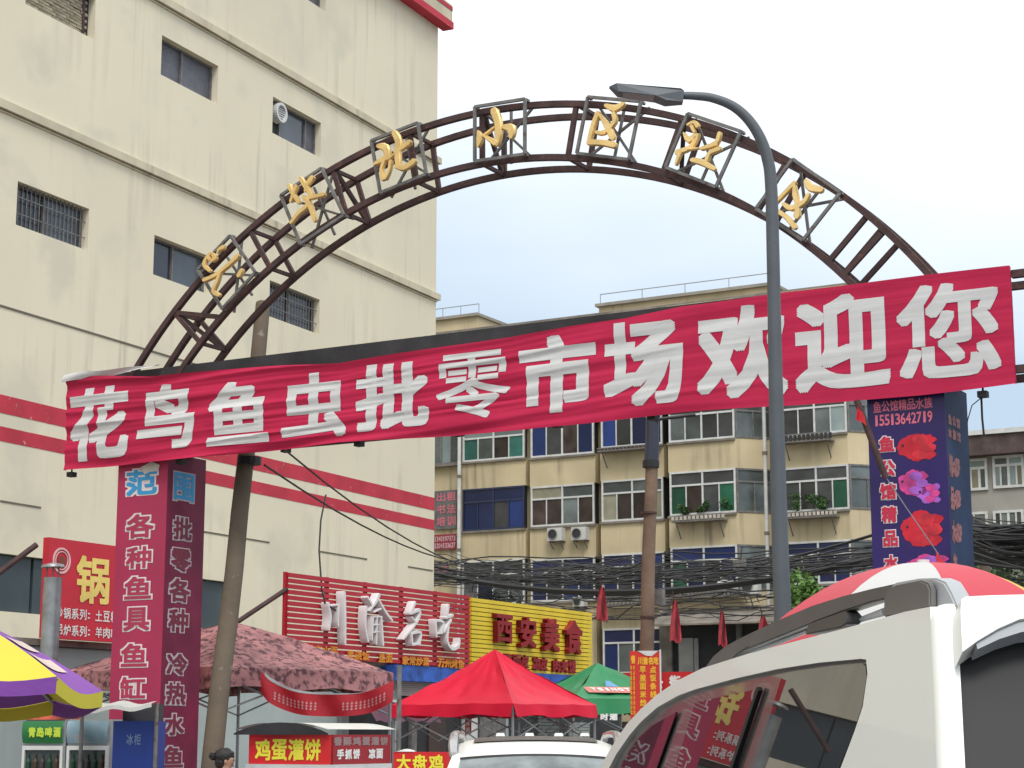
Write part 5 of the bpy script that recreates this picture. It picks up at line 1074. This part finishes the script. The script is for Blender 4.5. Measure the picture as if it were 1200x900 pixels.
# ------------------------------------------------------------------ trees
def tree(name, label, c, h, R, n, size, m, seed, cat='tree', sq=.85):
    t = thing(name, label, cat, (c.x, c.y, 0)); rnd2 = random.Random(seed); bm = BM(); tube(bm, [Vector((c.x, c.y, 0)), Vector((c.x + .05, c.y, h * .5)), Vector((c.x, c.y, h * .85))], [R * .1, R * .07, R * .03], 8); tr_ = obj('trunk', bm, mat('bark', (.1, .07, .05), .9, bump=.4), t)
    for k in range(6):
        a = k * 1.05 + rnd2.random(); s0 = Vector((c.x, c.y, h * (.45 + .05 * k))); bm = BM(); tube(bm, [s0, s0 + Vector((math.cos(a) * R * .4, math.sin(a) * R * .4, R * .25)), s0 + Vector((math.cos(a) * R * .75, math.sin(a) * R * .75, R * .5))], [R * .04, R * .025, R * .012], 6); obj('limb', bm, MATS['bark'], tr_)
    bm = BM(); leaves(bm, (c.x, c.y, h - R * .3), R, n, size, sq, 10, seed); obj('crown', bm, m, t); return t
c = at(955, 700, 40); tree('street_tree', 'small bright green tree between the street lamp and the blue poster', c, 4.55, .8, 3400, .065, M_leaf2, 21)
c = at(975, 722, 44); tree('street_tree', 'darker low tree just behind the small bright green tree', c, 4.0, .8, 2600, .07, M_leaf, 22)
for i, (x, Y, h, R, lb_) in enumerate(((1150, 62, 6.8, 1.8, 'dull green tree behind the rusty pole at the far right'), (1195, 60, 6.7, 1.9, 'dull green tree at the far right picture edge'), (1118, 60, 6.4, 1.8, 'low green tree behind the right side of the blue poster pillar'))):
    c = at(x, 700, Y); tree('street_tree', lb_, c, h, R, 4500, .12, mat('leaf_grey_green', (.07, .11, .055), .8, var=.5, scale=1), 30 + i)

for i, (x, y, Y) in enumerate(((553, 700, 57), (690, 695, 54), (770, 700, 33.3), (868, 662, 50))):
    c = at(x, y, Y); t = thing('junction_box', ('small grey junction box among the coiled cables above the yellow slatted sign', 'dark junction box on the cables left of the first red flag', 'small box strapped to the wooden pole below the cables', 'small box hanging on the thick cable bundle above the pale air conditioner')[i], 'box', c)
    bm = BM(); pbox(bm, Plane((c.x, c.y), 119.5), -.16, .16, c.z - .13, c.z + .13, 0, .14); obj('housing', fixn(bm), M_greyst if i != 1 else M_black, t); bm = BM(); tube(bm, [c + Vector((0, 0, .13)), c + Vector((.05, 0, .5))], .015, 5); obj('lead', bm, M_blk, t)
# ------------------------------------------------------------------ person
def skin_body(name, verts, edges, radii, root, mats, parent, matfn, sub=2):
    me = bpy.data.meshes.new(name); me.from_pydata(verts, edges, []); o = bpy.data.objects.new(name, me); COL.objects.link(o)
    md = o.modifiers.new('s', 'SKIN'); md.use_smooth_shade = True; lay = me.skin_vertices[0]
    for i, r in enumerate(radii): lay.data[i].radius = r if isinstance(r, tuple) else (r, r)
    lay.data[root].use_root = True
    sb = o.modifiers.new('u', 'SUBSURF'); sb.levels = sub; sb.render_levels = sub
    dg = bpy.context.evaluated_depsgraph_get(); m2 = bpy.data.meshes.new_from_object(o.evaluated_get(dg)); bpy.data.objects.remove(o)
    m2.name = name; m2.materials.clear()
    for m in mats: m2.materials.append(m)
    for p in m2.polygons: p.use_smooth = True; p.material_index = matfn(p.center)
    r = bpy.data.objects.new(name, m2); COL.objects.link(r); r.parent = parent; return r
hp = at(264, 878, 21.0); pz = hp.z; pt = thing('person', 'dark haired person in an orange top walking right beside the leaning pole', 'person', (hp.x, hp.y, 0))
M_skin = mat('skin', (.42, .24, .16), .6, var=.05); M_hair = mat('black_hair', (.012, .011, .011), .5, bump=.6, bscale=60); M_top = mat('orange_top', (.65, .25, .03), .8, var=.1, bump=.3); M_tr = mat('dark_trousers', (.03, .035, .06), .8); M_shoe = mat('dark_shoe', (.02, .02, .02), .6)
k = pz / 1.62
V_ = []; E_ = []; R_ = []
def nv(x, y, z, r, par=None):
    V_.append((x * k, y * k, z * k)); R_.append(tuple(q * k for q in r) if isinstance(r, tuple) else r * k)
    if par is not None: E_.append((par, len(V_) - 1))
    return len(V_) - 1
pel = nv(0, 0, .88, (.15, .12)); wa = nv(.01, 0, 1.03, (.125, .1), pel); ch = nv(.01, 0, 1.2, (.15, .11), wa); shd = nv(0, 0, 1.32, (.1, .09), ch); nk = nv(.01, 0, 1.40, .052, shd); hd0 = nv(.025, 0, 1.47, (.075, .07), nk); hd1 = nv(.02, 0, 1.53, (.085, .075), hd0); nv(.01, 0, 1.57, (.07, .065), hd1); nv(.105, 0, 1.475, .016, hd0)
for sg in (-1, 1):
    a = nv(0, .17 * sg, 1.30, .055, shd); el_ = nv(.02 - .05 * sg, .21 * sg, 1.04, .04, a); wr = nv(.14 - .05 * sg, .2 * sg, .86, .026, el_); hn = nv(.17 - .05 * sg, .195 * sg, .80, (.032, .018), wr)
    for q in range(4): f1 = nv(.15 - .05 * sg + .02 * q, .19 * sg, .745 - .004 * abs(q - 1.5), .009, hn); nv(.145 - .05 * sg + .02 * q, .18 * sg, .715, .008, f1)
    th_ = nv(.20 - .05 * sg, .185 * sg, .79, .01, wr); nv(.205 - .05 * sg, .18 * sg, .76, .009, th_)
    hpj = nv(.0, .09 * sg, .82, .095, pel); kn = nv(.06 * sg + .02, .09 * sg, .47, .06, hpj); an = nv(.13 * sg - .03, .09 * sg, .09, .038, kn); nv(.13 * sg + .08, .09 * sg, .03, (.035, .03), an)
def pm(c):
    z = c.z / k
    if z < .09: return 3
    if z < .86 and abs(c.y) / k < .165: return 2
    if z > 1.375 or (abs(c.y) / k > .155 and z < 1.12): return 0
    return 1
skin_body('body', V_, E_, R_, 0, [M_skin, M_top, M_tr, M_shoe], pt, pm)
def blob(bm, c, rx, ry, rz, n=14, f=None):
    c = Vector(c); W = bmesh.ops.create_uvsphere(bm, u_segments=n, v_segments=n, radius=1)['verts']
    for v in W:
        d = v.co.copy(); s = 1 + (f(d) if f else 0); v.co = c + Vector((d.x * rx * s, d.y * ry * s, d.z * rz * s))
bm = BM(); H0 = Vector((hp.x, hp.y, 0)); blob(bm, H0 + Vector((-.012, 0, 1.545)) * k, .112 * k, .098 * k, .092 * k, 18, lambda d: .04 * math.sin(9 * d.x + 5 * d.z) + .03 * math.sin(14 * d.y)); blob(bm, H0 + Vector((-.04, 0, 1.48)) * k, .075 * k, .088 * k, .085 * k, 14); blob(bm, H0 + Vector((-.135, 0, 1.545)) * k, .05 * k, .05 * k, .045 * k, 12, lambda d: .1 * math.sin(11 * d.z)); blob(bm, H0 + Vector((.06, 0, 1.575)) * k, .045 * k, .07 * k, .03 * k, 12); obj('hair', bm, M_hair, pt, True)
for sg in (-1, 1):
    bm = BM(); blob(bm, H0 + Vector((.095, .03 * sg, 1.50)) * k, .012 * k, .012 * k, .009 * k, 8); obj('eye', bm, M_blk, pt, True)
    bm = BM(); blob(bm, H0 + Vector((.02, .078 * sg, 1.49)) * k, .018 * k, .01 * k, .03 * k, 8); obj('ear', bm, M_skin, pt, True)
bm = BM(); blob(bm, H0 + Vector((.095, 0, 1.435)) * k, .012 * k, .025 * k, .007 * k, 8); obj('mouth', bm, mat('lips', (.3, .1, .08), .5), pt, True)
# ------------------------------------------------------------------ cars
M_paint = mat('white_car_paint', (.88, .895, .84), .35, var=.02, scale=.6, coat=.25); M_tint = mat('tinted_car_glass', (.03, .028, .028), .008, var=.2, scale=.8, spec=.8)
M_trim = mat('black_plastic_trim', (.03, .028, .03), .45, var=.2); M_frm = mat('window_surround', (.055, .045, .047), .25, coat=.6); M_railm = mat('grey_roof_rail', (.055, .052, .055), .45, var=.2, scale=6); M_silv = mat('silver_plastic', (.34, .36, .38), .35, var=.1)
M_sill = mat('satin_silver', (.5, .5, .5), .35, metal=.7)
def wheel(parent, c, ax, r=.36, w_=.24):
    bm = BM(); n = 28; P = []
    for i in range(n + 1): pass
    c = Vector(c); ax = ax.normalized(); up = Vector((0, 0, 1)); si = ax.cross(up)
    prof = [(r * .62, -w_ / 2), (r * .93, -w_ / 2), (r, -w_ * .35), (r, w_ * .35), (r * .93, w_ / 2), (r * .62, w_ / 2)]; rings = []
    for rr, d in prof: rings.append([bm.verts.new(c + ax * d + (si * math.cos(2 * math.pi * j / n) + up * math.sin(2 * math.pi * j / n)) * rr) for j in range(n)])
    for i in range(6):
        A, B = rings[i], rings[(i + 1) % 6]
        for j in range(n): bm.faces.new((A[j], A[(j + 1) % n], B[(j + 1) % n], B[j]))
    t_ = obj('tyre', fixn(bm), M_blk, parent, True); bm = BM(); tube(bm, [c - ax * w_ * .3, c + ax * w_ * .3], r * .62, 24); obj('rim', bm, M_sill, t_)
    for q in range(5):
        a = 2 * math.pi * q / 5; d = si * math.cos(a) + up * math.sin(a); bm = BM(); bar(bm, c + ax * w_ * .33 + d * .04, c + ax * w_ * .33 + d * r * .58, .05, .03); obj('spoke', fixn(bm), M_sill, t_)
PHI = math.radians(-5.2); cf = Vector((math.sin(PHI), math.cos(PHI), 0)); cr_ = Vector((math.cos(PHI), -math.sin(PHI), 0)); LEAN = math.tan(math.radians(10.5)); YR = 2.85; CW = 1.92
Otop = Vector(((1090 - 600) / 2238 * YR, YR, 0)); CO = Otop - cr_ * (.8 * LEAN); SLR = .58
def CP(a, b, z, right=False):
    ins = max(0, z - 1.1) * LEAN; return CO + cf * a + cr_ * ((CW - ins - b) if right else (ins + b)) + Vector((0, 0, z))
cn = (-cr_ + Vector((0, 0, LEAN))).normalized(); cp0 = CP(0, 0, 1.1)
def caz(px, py, off=0):
    q = cp0 + cr_ * off; r = ray(px, py); t = (q - CAM).dot(cn) / r.dot(cn); h = CAM + r * t; return (h - CO).dot(cf), h.z
car = thing('near_white_car', 'large white off-road car with dark tinted windows and grey roof rails in the right foreground', 'car', (CO + cf * 2.4 + cr_ * CW / 2))
roof_px = [(1090, 711), (1060, 717), (1010, 731), (957, 745), (915, 756), (877, 766), (823, 783), (795, 797), (770, 814), (752, 830), (735, 848), (720, 870), (704, 897)]
roof = [caz(*p) for p in roof_px]; zA = 1.15; ZR = roof[0][1]; AR = roof[0][0]
def arear(z): return AR - SLR * max(0, ZR - max(z, 1.1))
aA = roof[-1][0] + (roof[-1][1] - zA) / math.tan(math.radians(30))
hole = [caz(*p) for p in [(1009, 772), (1015, 773), (1016.5, 790), (1011, 828), (1001, 858), (985, 900), (962, 960), (935, 1040)]]
az_ = hole[-1]; hole += [(az_[0] + .12, 1.22), (aA - .42, 1.22), (aA - .30, 1.235)]
hole += [caz(*p) for p in [(706, 915), (722, 884), (738, 861), (752, 845), (770, 829), (795, 815), (814, 808), (862, 795), (911, 784), (960, 776.5)]]
side = roof + [(aA, zA), (aA, 1.102), (arear(1.1), 1.102)]
for rt in (False, True):
    bm = polyfill(side, [hole], lambda a, z, h: CP(a, -h, z, rt), .04); obj('side_panel', bm, M_paint, car)
    bm = polyfill(hole, [], lambda a, z, h: CP(a, .014 - h, z, rt), .01); obj('window_surround', bm, M_frm, car)
    gl = []
    gl.append([caz(*p) for p in [(913, 791), (1006, 777.5), (1010, 780), (1011.5, 793), (1006, 828), (996, 858), (979, 900), (956, 960), (930, 1036)]] + [(az_[0] + .13, 1.26), caz(838, 1060), caz(879, 905)])
    gl.append([caz(*p) for p in [(812, 823), (882, 808), (853, 900), (812, 1060)]] + [caz(735, 1060), caz(788, 900)])
    gl.append([caz(*p) for p in [(790, 834), (766, 902), (722, 1040)]] + [(aA - .42, 1.25)] + [caz(*p) for p in [(722, 906), (730, 888), (743, 868), (762, 850)]])
    for i, g_ in enumerate(gl):
        bm = polyfill(g_, [], lambda a, z, h: CP(a, .006 - h, z, rt), .004); sw = obj('side_window', bm, M_tint, car)
    a_, z1_ = caz(887, 807); b_, z2_ = caz(855, 902); c_2, z3_ = caz(805, 1060)
    bm = BM(); bar(bm, CP(a_, .006, z1_, rt), CP(b_, .006, z2_, rt), .011); bar(bm, CP(b_, .006, z2_, rt), CP(c_2, .006, z3_, rt), .011); obj('window_seal', fixn(bm), M_blk, car)
    # rounded rear corner, following the slope of the tailgate
    bm = BM(); nz_ = 14; na = 10; Rr = .031; gv = []
    for i in range(nz_ + 1):
        z = .75 + (ZR - .75) * min(1, i / (nz_ - 4)) if i <= nz_ - 4 else ZR
        k_ = max(0, i - (nz_ - 4)) / 4; e = .022 * (1 - math.cos(k_ * math.pi / 2)); z = (ZR - .022 if i >= nz_ - 4 else .75 + (ZR - .022 - .75) * i / (nz_ - 4)) + .026 * math.sin(k_ * math.pi / 2)
        gv.append([bm.verts.new(CP(arear(z) - (Rr - e) * math.sin(j / na * math.pi / 2), e + (Rr - e) * (1 - math.cos(j / na * math.pi / 2)), z, rt)) for j in range(na + 1)])
    for i in range(nz_):
        for j in range(na): bm.faces.new((gv[i][j], gv[i + 1][j], gv[i + 1][j + 1], gv[i][j + 1]))
    cc_ = bm.verts.new(CP(AR + .03, Rr + .02, ZR + .004, rt))
    for j in range(na): bm.faces.new((gv[nz_][j], gv[nz_][j + 1], cc_))
    obj('rear_corner', fixn(bm), M_paint, car, True)
# roof skin
bm = BM(); rp = roof[:-1]
def rf(i, b):
    a, z = rp[i]; L0 = CP(a, 0.004, z); L1 = CP(a, 0.004, z, True); p = L0.lerp(L1, b); p.z += -.004 + .004 * (1 - (2 * b - 1) ** 2); return p
G = [[bm.verts.new(rf(i, j / 12)) for j in range(13)] for i in range(len(rp))]
for i in range(len(rp) - 1):
    for j in range(12): bm.faces.new((G[i][j], G[i][j + 1], G[i + 1][j + 1], G[i + 1][j]))
obj('roof', fixn(bm), M_paint, car, True)
bm = BM(); a0_, z0_ = rp[-1]
def wsf(i, b):
    p = CP(a0_ + (aA - a0_) * i, 0.03, z0_ + (zA - z0_) * i).lerp(CP(a0_ + (aA - a0_) * i, 0.03, z0_ + (zA - z0_) * i, True), b); return p + cf * (.10 * (1 - (2 * b - 1) ** 2))
gridf(bm, 4, 10, wsf); obj('windscreen', fixn(bm), M_tint, car, True)
LN = aA + 1.15; AB = arear(1.1)
arch_ = lambda c: [(c + .43 * math.cos(t), .36 + .43 * math.sin(t)) for t in [math.pi * (1 - i / 10) for i in range(11)] if .36 + .43 * math.sin(t) > .39]
low = [(AB - .04, 1.10), (AB - .06, .9), (AB - .09, .55), (AB - .03, .4)] + arch_(.75) + arch_(3.6) + [(LN, .42), (LN + .04, .6), (LN, .95), (LN - .15, 1.06), (aA, 1.10)]
bm = polyfill(low, [], lambda a, z, h: CO + cf * a + cr_ * (.0 - h) + Vector((0, 0, z)), CW); obj('lower_body', bm, M_paint, car)
bm = BM(); hexa(bm, [CP(a, b, z) for a, b, z in ((aA + .005, .06, 1.104), (LN - .2, .1, 1.08), (LN - .2, CW - .1, 1.08), (aA + .005, CW - .06, 1.104), (aA + .005, .1, 1.15), (LN - .25, .2, 1.12), (LN - .25, CW - .2, 1.12), (aA + .005, CW - .1, 1.15))]); obj('bonnet', fixn(bm), M_paint, car)
for a in (.75, 3.6):
    for b, sg in ((.10, -1), (CW - .10, 1)): wheel(car, CO + cf * a + cr_ * b + Vector((0, 0, .38)), cr_ * sg, .38)
for b in (.18, CW - .42):
    bm = BM(); hexa(bm, [CO + cf * (LN + x) + cr_ * (b + y) + Vector((0, 0, z)) for x, y, z in ((-.1, 0, .72), (.045, 0, .72), (.045, .26, .72), (-.1, .26, .72), (-.1, 0, .88), (.03, 0, .88), (.03, .26, .88), (-.1, .26, .88))]); obj('headlight', fixn(bm), M_silv, car)
    bm = BM(); hexa(bm, [CO + cf * (AB + x) + cr_ * (b - .12 + y) + Vector((0, 0, z)) for x, y, z in ((-.115, 0, .8), (-.05, 0, .8), (-.05, .2, .8), (-.115, .2, .8), (-.085, 0, 1.05), (-.05, 0, 1.05), (-.05, .2, 1.05), (-.085, .2, 1.05))]); obj('tail_light', fixn(bm), mat('tail_red', (.4, .01, .01), .2), car)
for rt in (False, True):
    m0 = CP(aA - .45, -.12, 1.22, rt); bm = BM(); blob(bm, m0, .12, .07, .09, 12); obj('door_mirror', bm, M_paint, car, True)
    for a in (1.55, 2.55):
        p = CO + cf * a + cr_ * (CW + .012 if rt else -.012) + Vector((0, 0, .98)); bm = BM(); bar(bm, p - cf * .1, p + cf * .1, .03); obj('door_handle', fixn(bm), M_paint, car)
# rear face: tailgate, spoiler, glass, on the sloping plane
rd = (cf * SLR + Vector((0, 0, 1))).normalized(); rn = cr_.cross(rd).normalized()
if rn.dot(cf) > 0: rn = -rn
R0 = CP(AR - .026, 0, ZR)
def rz_(px, py, off=0):
    P0 = R0 + rn * off; r = ray(px, py); t = (P0 - CAM).dot(rn) / r.dot(rn); h = CAM + r * t; return (h - CO).dot(cr_), h.z
def TP(b, z, off=0):
    a = AR - .026 - SLR * (ZR - z); return CO + cf * a + cr_ * b + Vector((0, 0, z)) + rn * off
mid = CW / 2
def mir(pts): return pts + [(CW - b, z) for b, z in reversed(pts)]
def dd(seq):
    o_ = []
    for p in seq:
        if not o_ or math.hypot(p[0] - o_[-1][0], p[1] - o_[-1][1]) > 1e-4: o_.append(p)
    return o_
gp = [rz_(*p, -.006) for p in [(1119, 1350), (1119, 724)]]; bm = polyfill(mir(gp), [], lambda b, z, h: TP(b, z, -.006 + h), .03); obj('tailgate_gap', bm, M_blk, car)
gl_ = [rz_(*p, .004) for p in [(1130, 1330), (1130, 786), (1136, 785), (1150, 774), (1175, 760), (1200, 748)]]
tp_ = gl_ + [(gl_[-1][0] + .18, gl_[-1][1] + .04), (mid, gl_[-1][1] + .05)]
bm = polyfill(mir(tp_), [], lambda b, z, h: TP(b, z, .004 + h), .004); obj('rear_window', bm, mat('navy_rear_glass', (.008, .011, .028), .25, spec=.35), car)
sp = [rz_(*p, .05) for p in [(1133, 784), (1131.5, 760), (1130.5, 735), (1131, 722), (1136, 718.5), (1165, 717), (1200, 716)]]; sp += [(mid, sp[-1][1] + .012)]
lo_ = [rz_(*p, .05) for p in [(1200, 745), (1175, 756), (1150, 771)]]; lo_ = [(mid, lo_[0][1] + .035), (lo_[0][0] + .18, lo_[0][1] + .025)] + lo_
outl = sp + [(CW - b, z) for b, z in reversed(sp[:-1])] + [(CW - b, z) for b, z in reversed(lo_[1:])] + lo_
bm = polyfill(dd(outl), [], lambda b, z, h: TP(b, z, .05 + h), .045); obj('spoiler', bm, M_paint, car)
lip = lo_[::-1]; lip2 = [(b, z - .008 - .010 * min(1, (b - lip[0][0]) / .1)) for b, z in lip]; full_lip = lip + [(CW - b, z) for b, z in reversed(lip[:-1])]; full_lip2 = lip2 + [(CW - b, z) for b, z in reversed(lip2[:-1])]
bm = polyfill(dd(full_lip + full_lip2[::-1]), [], lambda b, z, h: TP(b, z - .001, .044 + h), .03); obj('spoiler_lip', bm, M_silv, car)
bm = BM(); hexa(bm, [CO + cf * (AB - .05 - o) + cr_ * b + Vector((0, 0, z)) for b, z, o in ((.1, .45, .045), (CW - .1, .45, .045), (CW - .1, .45, .16), (.1, .45, .16), (.1, .72, .04), (CW - .1, .72, .04), (CW - .1, .72, .14), (.1, .72, .14))]); obj('bumper', fixn(bm), M_trim, car)
bm = BM(); hexa(bm, [CO + cf * (AB - .05 - o) + cr_ * b + Vector((0, 0, z)) for b, z, o in ((.075, .73, .0), (CW - .075, .73, .0), (CW - .075, .73, .045), (.075, .73, .045), (.09, 1.14, -.02), (CW - .09, 1.14, -.02), (CW - .09, 1.14, .02), (.09, 1.14, .02))]); obj('tailgate', fixn(bm), M_paint, car)
# roof rails standing on the roof just inside the side panels
def solid(name, pxs, off, th, m, rt):
    bm = polyfill([caz(x, y, off) for x, y in pxs], [], lambda a, z, h: CP(a, off - h, z, rt), th); bmesh.ops.bevel(bm, geom=[e for e in bm.edges if len(e.link_faces) == 2 and e.calc_face_angle(0) > .9], offset=.003, segments=2, affect='EDGES', clamp_overlap=True); return obj(name, bm, m, car, True)
for rt in (False, True):
    up_px = [(822, 790), (828, 779), (836, 768), (848, 758), (862, 750), (878, 742), (910, 727), (950, 710), (985, 699), (1020, 690), (1048, 684)]
    dn_px = [(837, 788), (848, 777), (862, 766), (885, 757), (925, 741), (955, 729), (990, 716), (1020, 706), (1048, 700)]
    solid('roof_rail', up_px + dn_px[::-1], .05, .03, M_railm, rt)
    solid('rail_foot', [(822, 791), (836, 768), (850, 757), (872, 748), (878, 757), (862, 768), (852, 778)], .048, .04, M_railm, rt)
    solid('rail_foot', [(1035, 724), (1036, 700), (1040, 690), (1048, 686), (1078, 680), (1086, 683), (1089, 690), (1089, 712), (1062, 719)], .032, .012, mat('dark_foot', (.085, .08, .075), .5), rt)
    solid('rail_end_cap', [(1040, 722), (1040, 692), (1048, 683), (1075, 678), (1095, 677.5), (1106, 682), (1113, 694), (1121, 712), (1100, 714)], .046, .03, M_silv, rt)
    solid('rail_foot', [(943, 744), (947, 731), (957, 727), (988, 716), (992, 720), (991, 731), (984, 736)], .045, .03, M_trim, rt)
    solid('rail_gasket', [(868, 769), (880, 760), (905, 752), (944, 737), (946, 741), (912, 755)], .07, .008, M_silv, rt)
    solid('rail_gasket', [(991, 729), (1034, 712), (1034, 722), (992, 733)], .07, .008, M_silv, rt)

# ---- white car in the middle distance, seen from the front
c2 = at(629, 860, 13.8); X2 = c2.x; Y2 = 13.8; car2 = thing('parked_white_car', 'white car facing the camera with silver roof rails and a dark sunroof', 'car', (X2, Y2 + 1, 0))
def q2(x, y, z): return Vector((X2 + x, Y2 + y, z))
prof = [(0, 1.580), (.12, 1.610), (.35, 1.647), (.7, 1.675), (1.1, 1.69), (1.6, 1.70), (2.2, 1.69), (2.7, 1.66), (2.95, 1.61)]
hw_ = [.565, .585, .60, .605, .605, .605, .6, .585, .56]
bm = BM(); G = []
for (y, z), h_ in zip(prof, hw_):
    G.append([bm.verts.new(q2(h_ * (2 * j / 16 - 1), y - .09 * (1 - (2 * j / 16 - 1) ** 2) * max(0, 1 - y / .6), z + .028 * (1 - (2 * j / 16 - 1) ** 2) - .03 * abs(2 * j / 16 - 1) ** 8)) for j in range(17)])
for i in range(len(G) - 1):
    for j in range(16): bm.faces.new((G[i][j], G[i][j + 1], G[i + 1][j + 1], G[i + 1][j]))
obj('roof', fixn(bm), M_paint, car2, True)
def zroof(y):
    return lerp_tab(prof, y)
bm = BM(); gridf(bm, 10, 8, lambda a, b: q2(.47 * (2 * a - 1), .62 + .9 * b - .05 * (1 - (2 * a - 1) ** 2), zroof(.62 + .9 * b) + .008 + .028 * (1 - (.78 * (2 * a - 1)) ** 2))); obj('sunroof', fixn(bm), mat('sunroof_glass', (.06, .045, .035), .4, var=.5, scale=9), car2, True)
bm = BM(); gridf(bm, 14, 8, lambda a, b: q2((.545 + .2 * b) * (2 * a - 1), -.015 - .72 * b - (.09 + .1 * b) * (1 - (2 * a - 1) ** 2), 1.572 - .50 * b + .028 * (1 - (2 * a - 1) ** 2))); ws = obj('windscreen', fixn(bm), mat('windscreen_glass', (.16, .19, .19), .06, var=.45, scale=5, spec=.9), car2, True)
bm = BM(); gridf(bm, 14, 1, lambda a, b: q2((.56) * (2 * a - 1), -.012 - .012 * b - .09 * (1 - (2 * a - 1) ** 2), 1.583 - .016 * b + .028 * (1 - (2 * a - 1) ** 2))); obj('windscreen_seal', fixn(bm), M_blk, car2)
for sg in (-1, 1):
    bm = BM(); tube(bm, [q2(sg * .575, .05, 1.575), q2(sg * .60, -.1, 1.50), q2(sg * .68, -.45, 1.26), q2(sg * .76, -.78, 1.04)], [.045, .045, .05, .055], 8); obj('pillar', bm, M_paint, car2, True)
    bm = BM(); tube(bm, [q2(sg * .60, .02, 1.60), q2(sg * .605, .1, 1.665), q2(sg * .605, .28, 1.725), q2(sg * .605, .6, 1.745), q2(sg * .605, 1.4, 1.75), q2(sg * .6, 2.1, 1.735), q2(sg * .59, 2.4, 1.66)], [.032, .04, .038, .03, .028, .03, .03], 8); obj('roof_rail', bm, mat('chrome_rail', (.5, .5, .5), .25, metal=.7), car2, True)
    bm = BM(); gridf(bm, 8, 3, lambda a, b: q2(sg * (.60 + .17 * (1 - b)), -.1 + 3.0 * a + (1 - b) * (-.5 * (1 - a)), 1.04 + (zroof(max(0, 3.0 * a)) - .09 - 1.04) * b)); obj('side_window', fixn(bm), M_tint, car2, True)
    bm = BM(); blob(bm, q2(sg * .93, -.55, 1.08), .11, .07, .08, 12); obj('door_mirror', bm, M_paint, car2, True)
    bm = BM(); hexa(bm, [q2(sg * x, y, z) for x, y, z in ((.5, -1.62, .68), (.8, -1.5, .68), (.8, -1.3, .68), (.5, -1.3, .68), (.55, -1.6, .82), (.82, -1.45, .82), (.82, -1.3, .82), (.55, -1.3, .82))]); obj('headlight', fixn(bm), M_silv, car2)
for i, x in enumerate((-.31, -.075, .16, .37)):
    bm = BM(); hexa(bm, [q2(x + a, 1.56 + b, zroof(1.56) + .033 + c_) for a, b, c_ in ((0, 0, 0), (.075, 0, 0), (.075, .1, 0), (0, .1, 0), (.008, .01, .025), (.067, .01, .025), (.067, .09, .025), (.008, .09, .025))]); obj('roof_clip', fixn(bm), M_white, car2)
ar2 = lambda c: [(c + .40 * math.cos(t), .34 + .40 * math.sin(t)) for t in [math.pi * (1 - i / 10) for i in range(11)] if .34 + .40 * math.sin(t) > .36]
low2 = [(3.25, 1.02), (3.3, .7), (3.25, .35)]; low2 = [(-1.55, .32)] + ar2(-.85) + ar2(2.35) + [(3.3, .34), (3.35, .7), (3.25, 1.03), (-.72, 1.03), (-1.2, .95), (-1.5, .85), (-1.6, .6)]
bm = polyfill(low2, [], lambda a, z, h: q2(-.9 - h, a, z), 1.8); obj('lower_body', bm, M_paint, car2)
bm = BM(); gridf(bm, 10, 6, lambda a, b: q2(.72 * (2 * a - 1), 2.95 + .28 * b, 1.60 - .56 * b + .02 * (1 - (2 * a - 1) ** 2))); obj('rear_window', fixn(bm), M_tint, car2, True)
bm = BM(); pbox(bm, Plane((X2, Y2 - 1.6), 90), -.45, .45, .5, .66, .002, .03); obj('grille', fixn(bm), M_trim, car2)
for y in (-.85, 2.35):
    for sg in (-1, 1): wheel(car2, q2(sg * .8, y, .34), Vector((sg, 0, 0)), .34, .22)
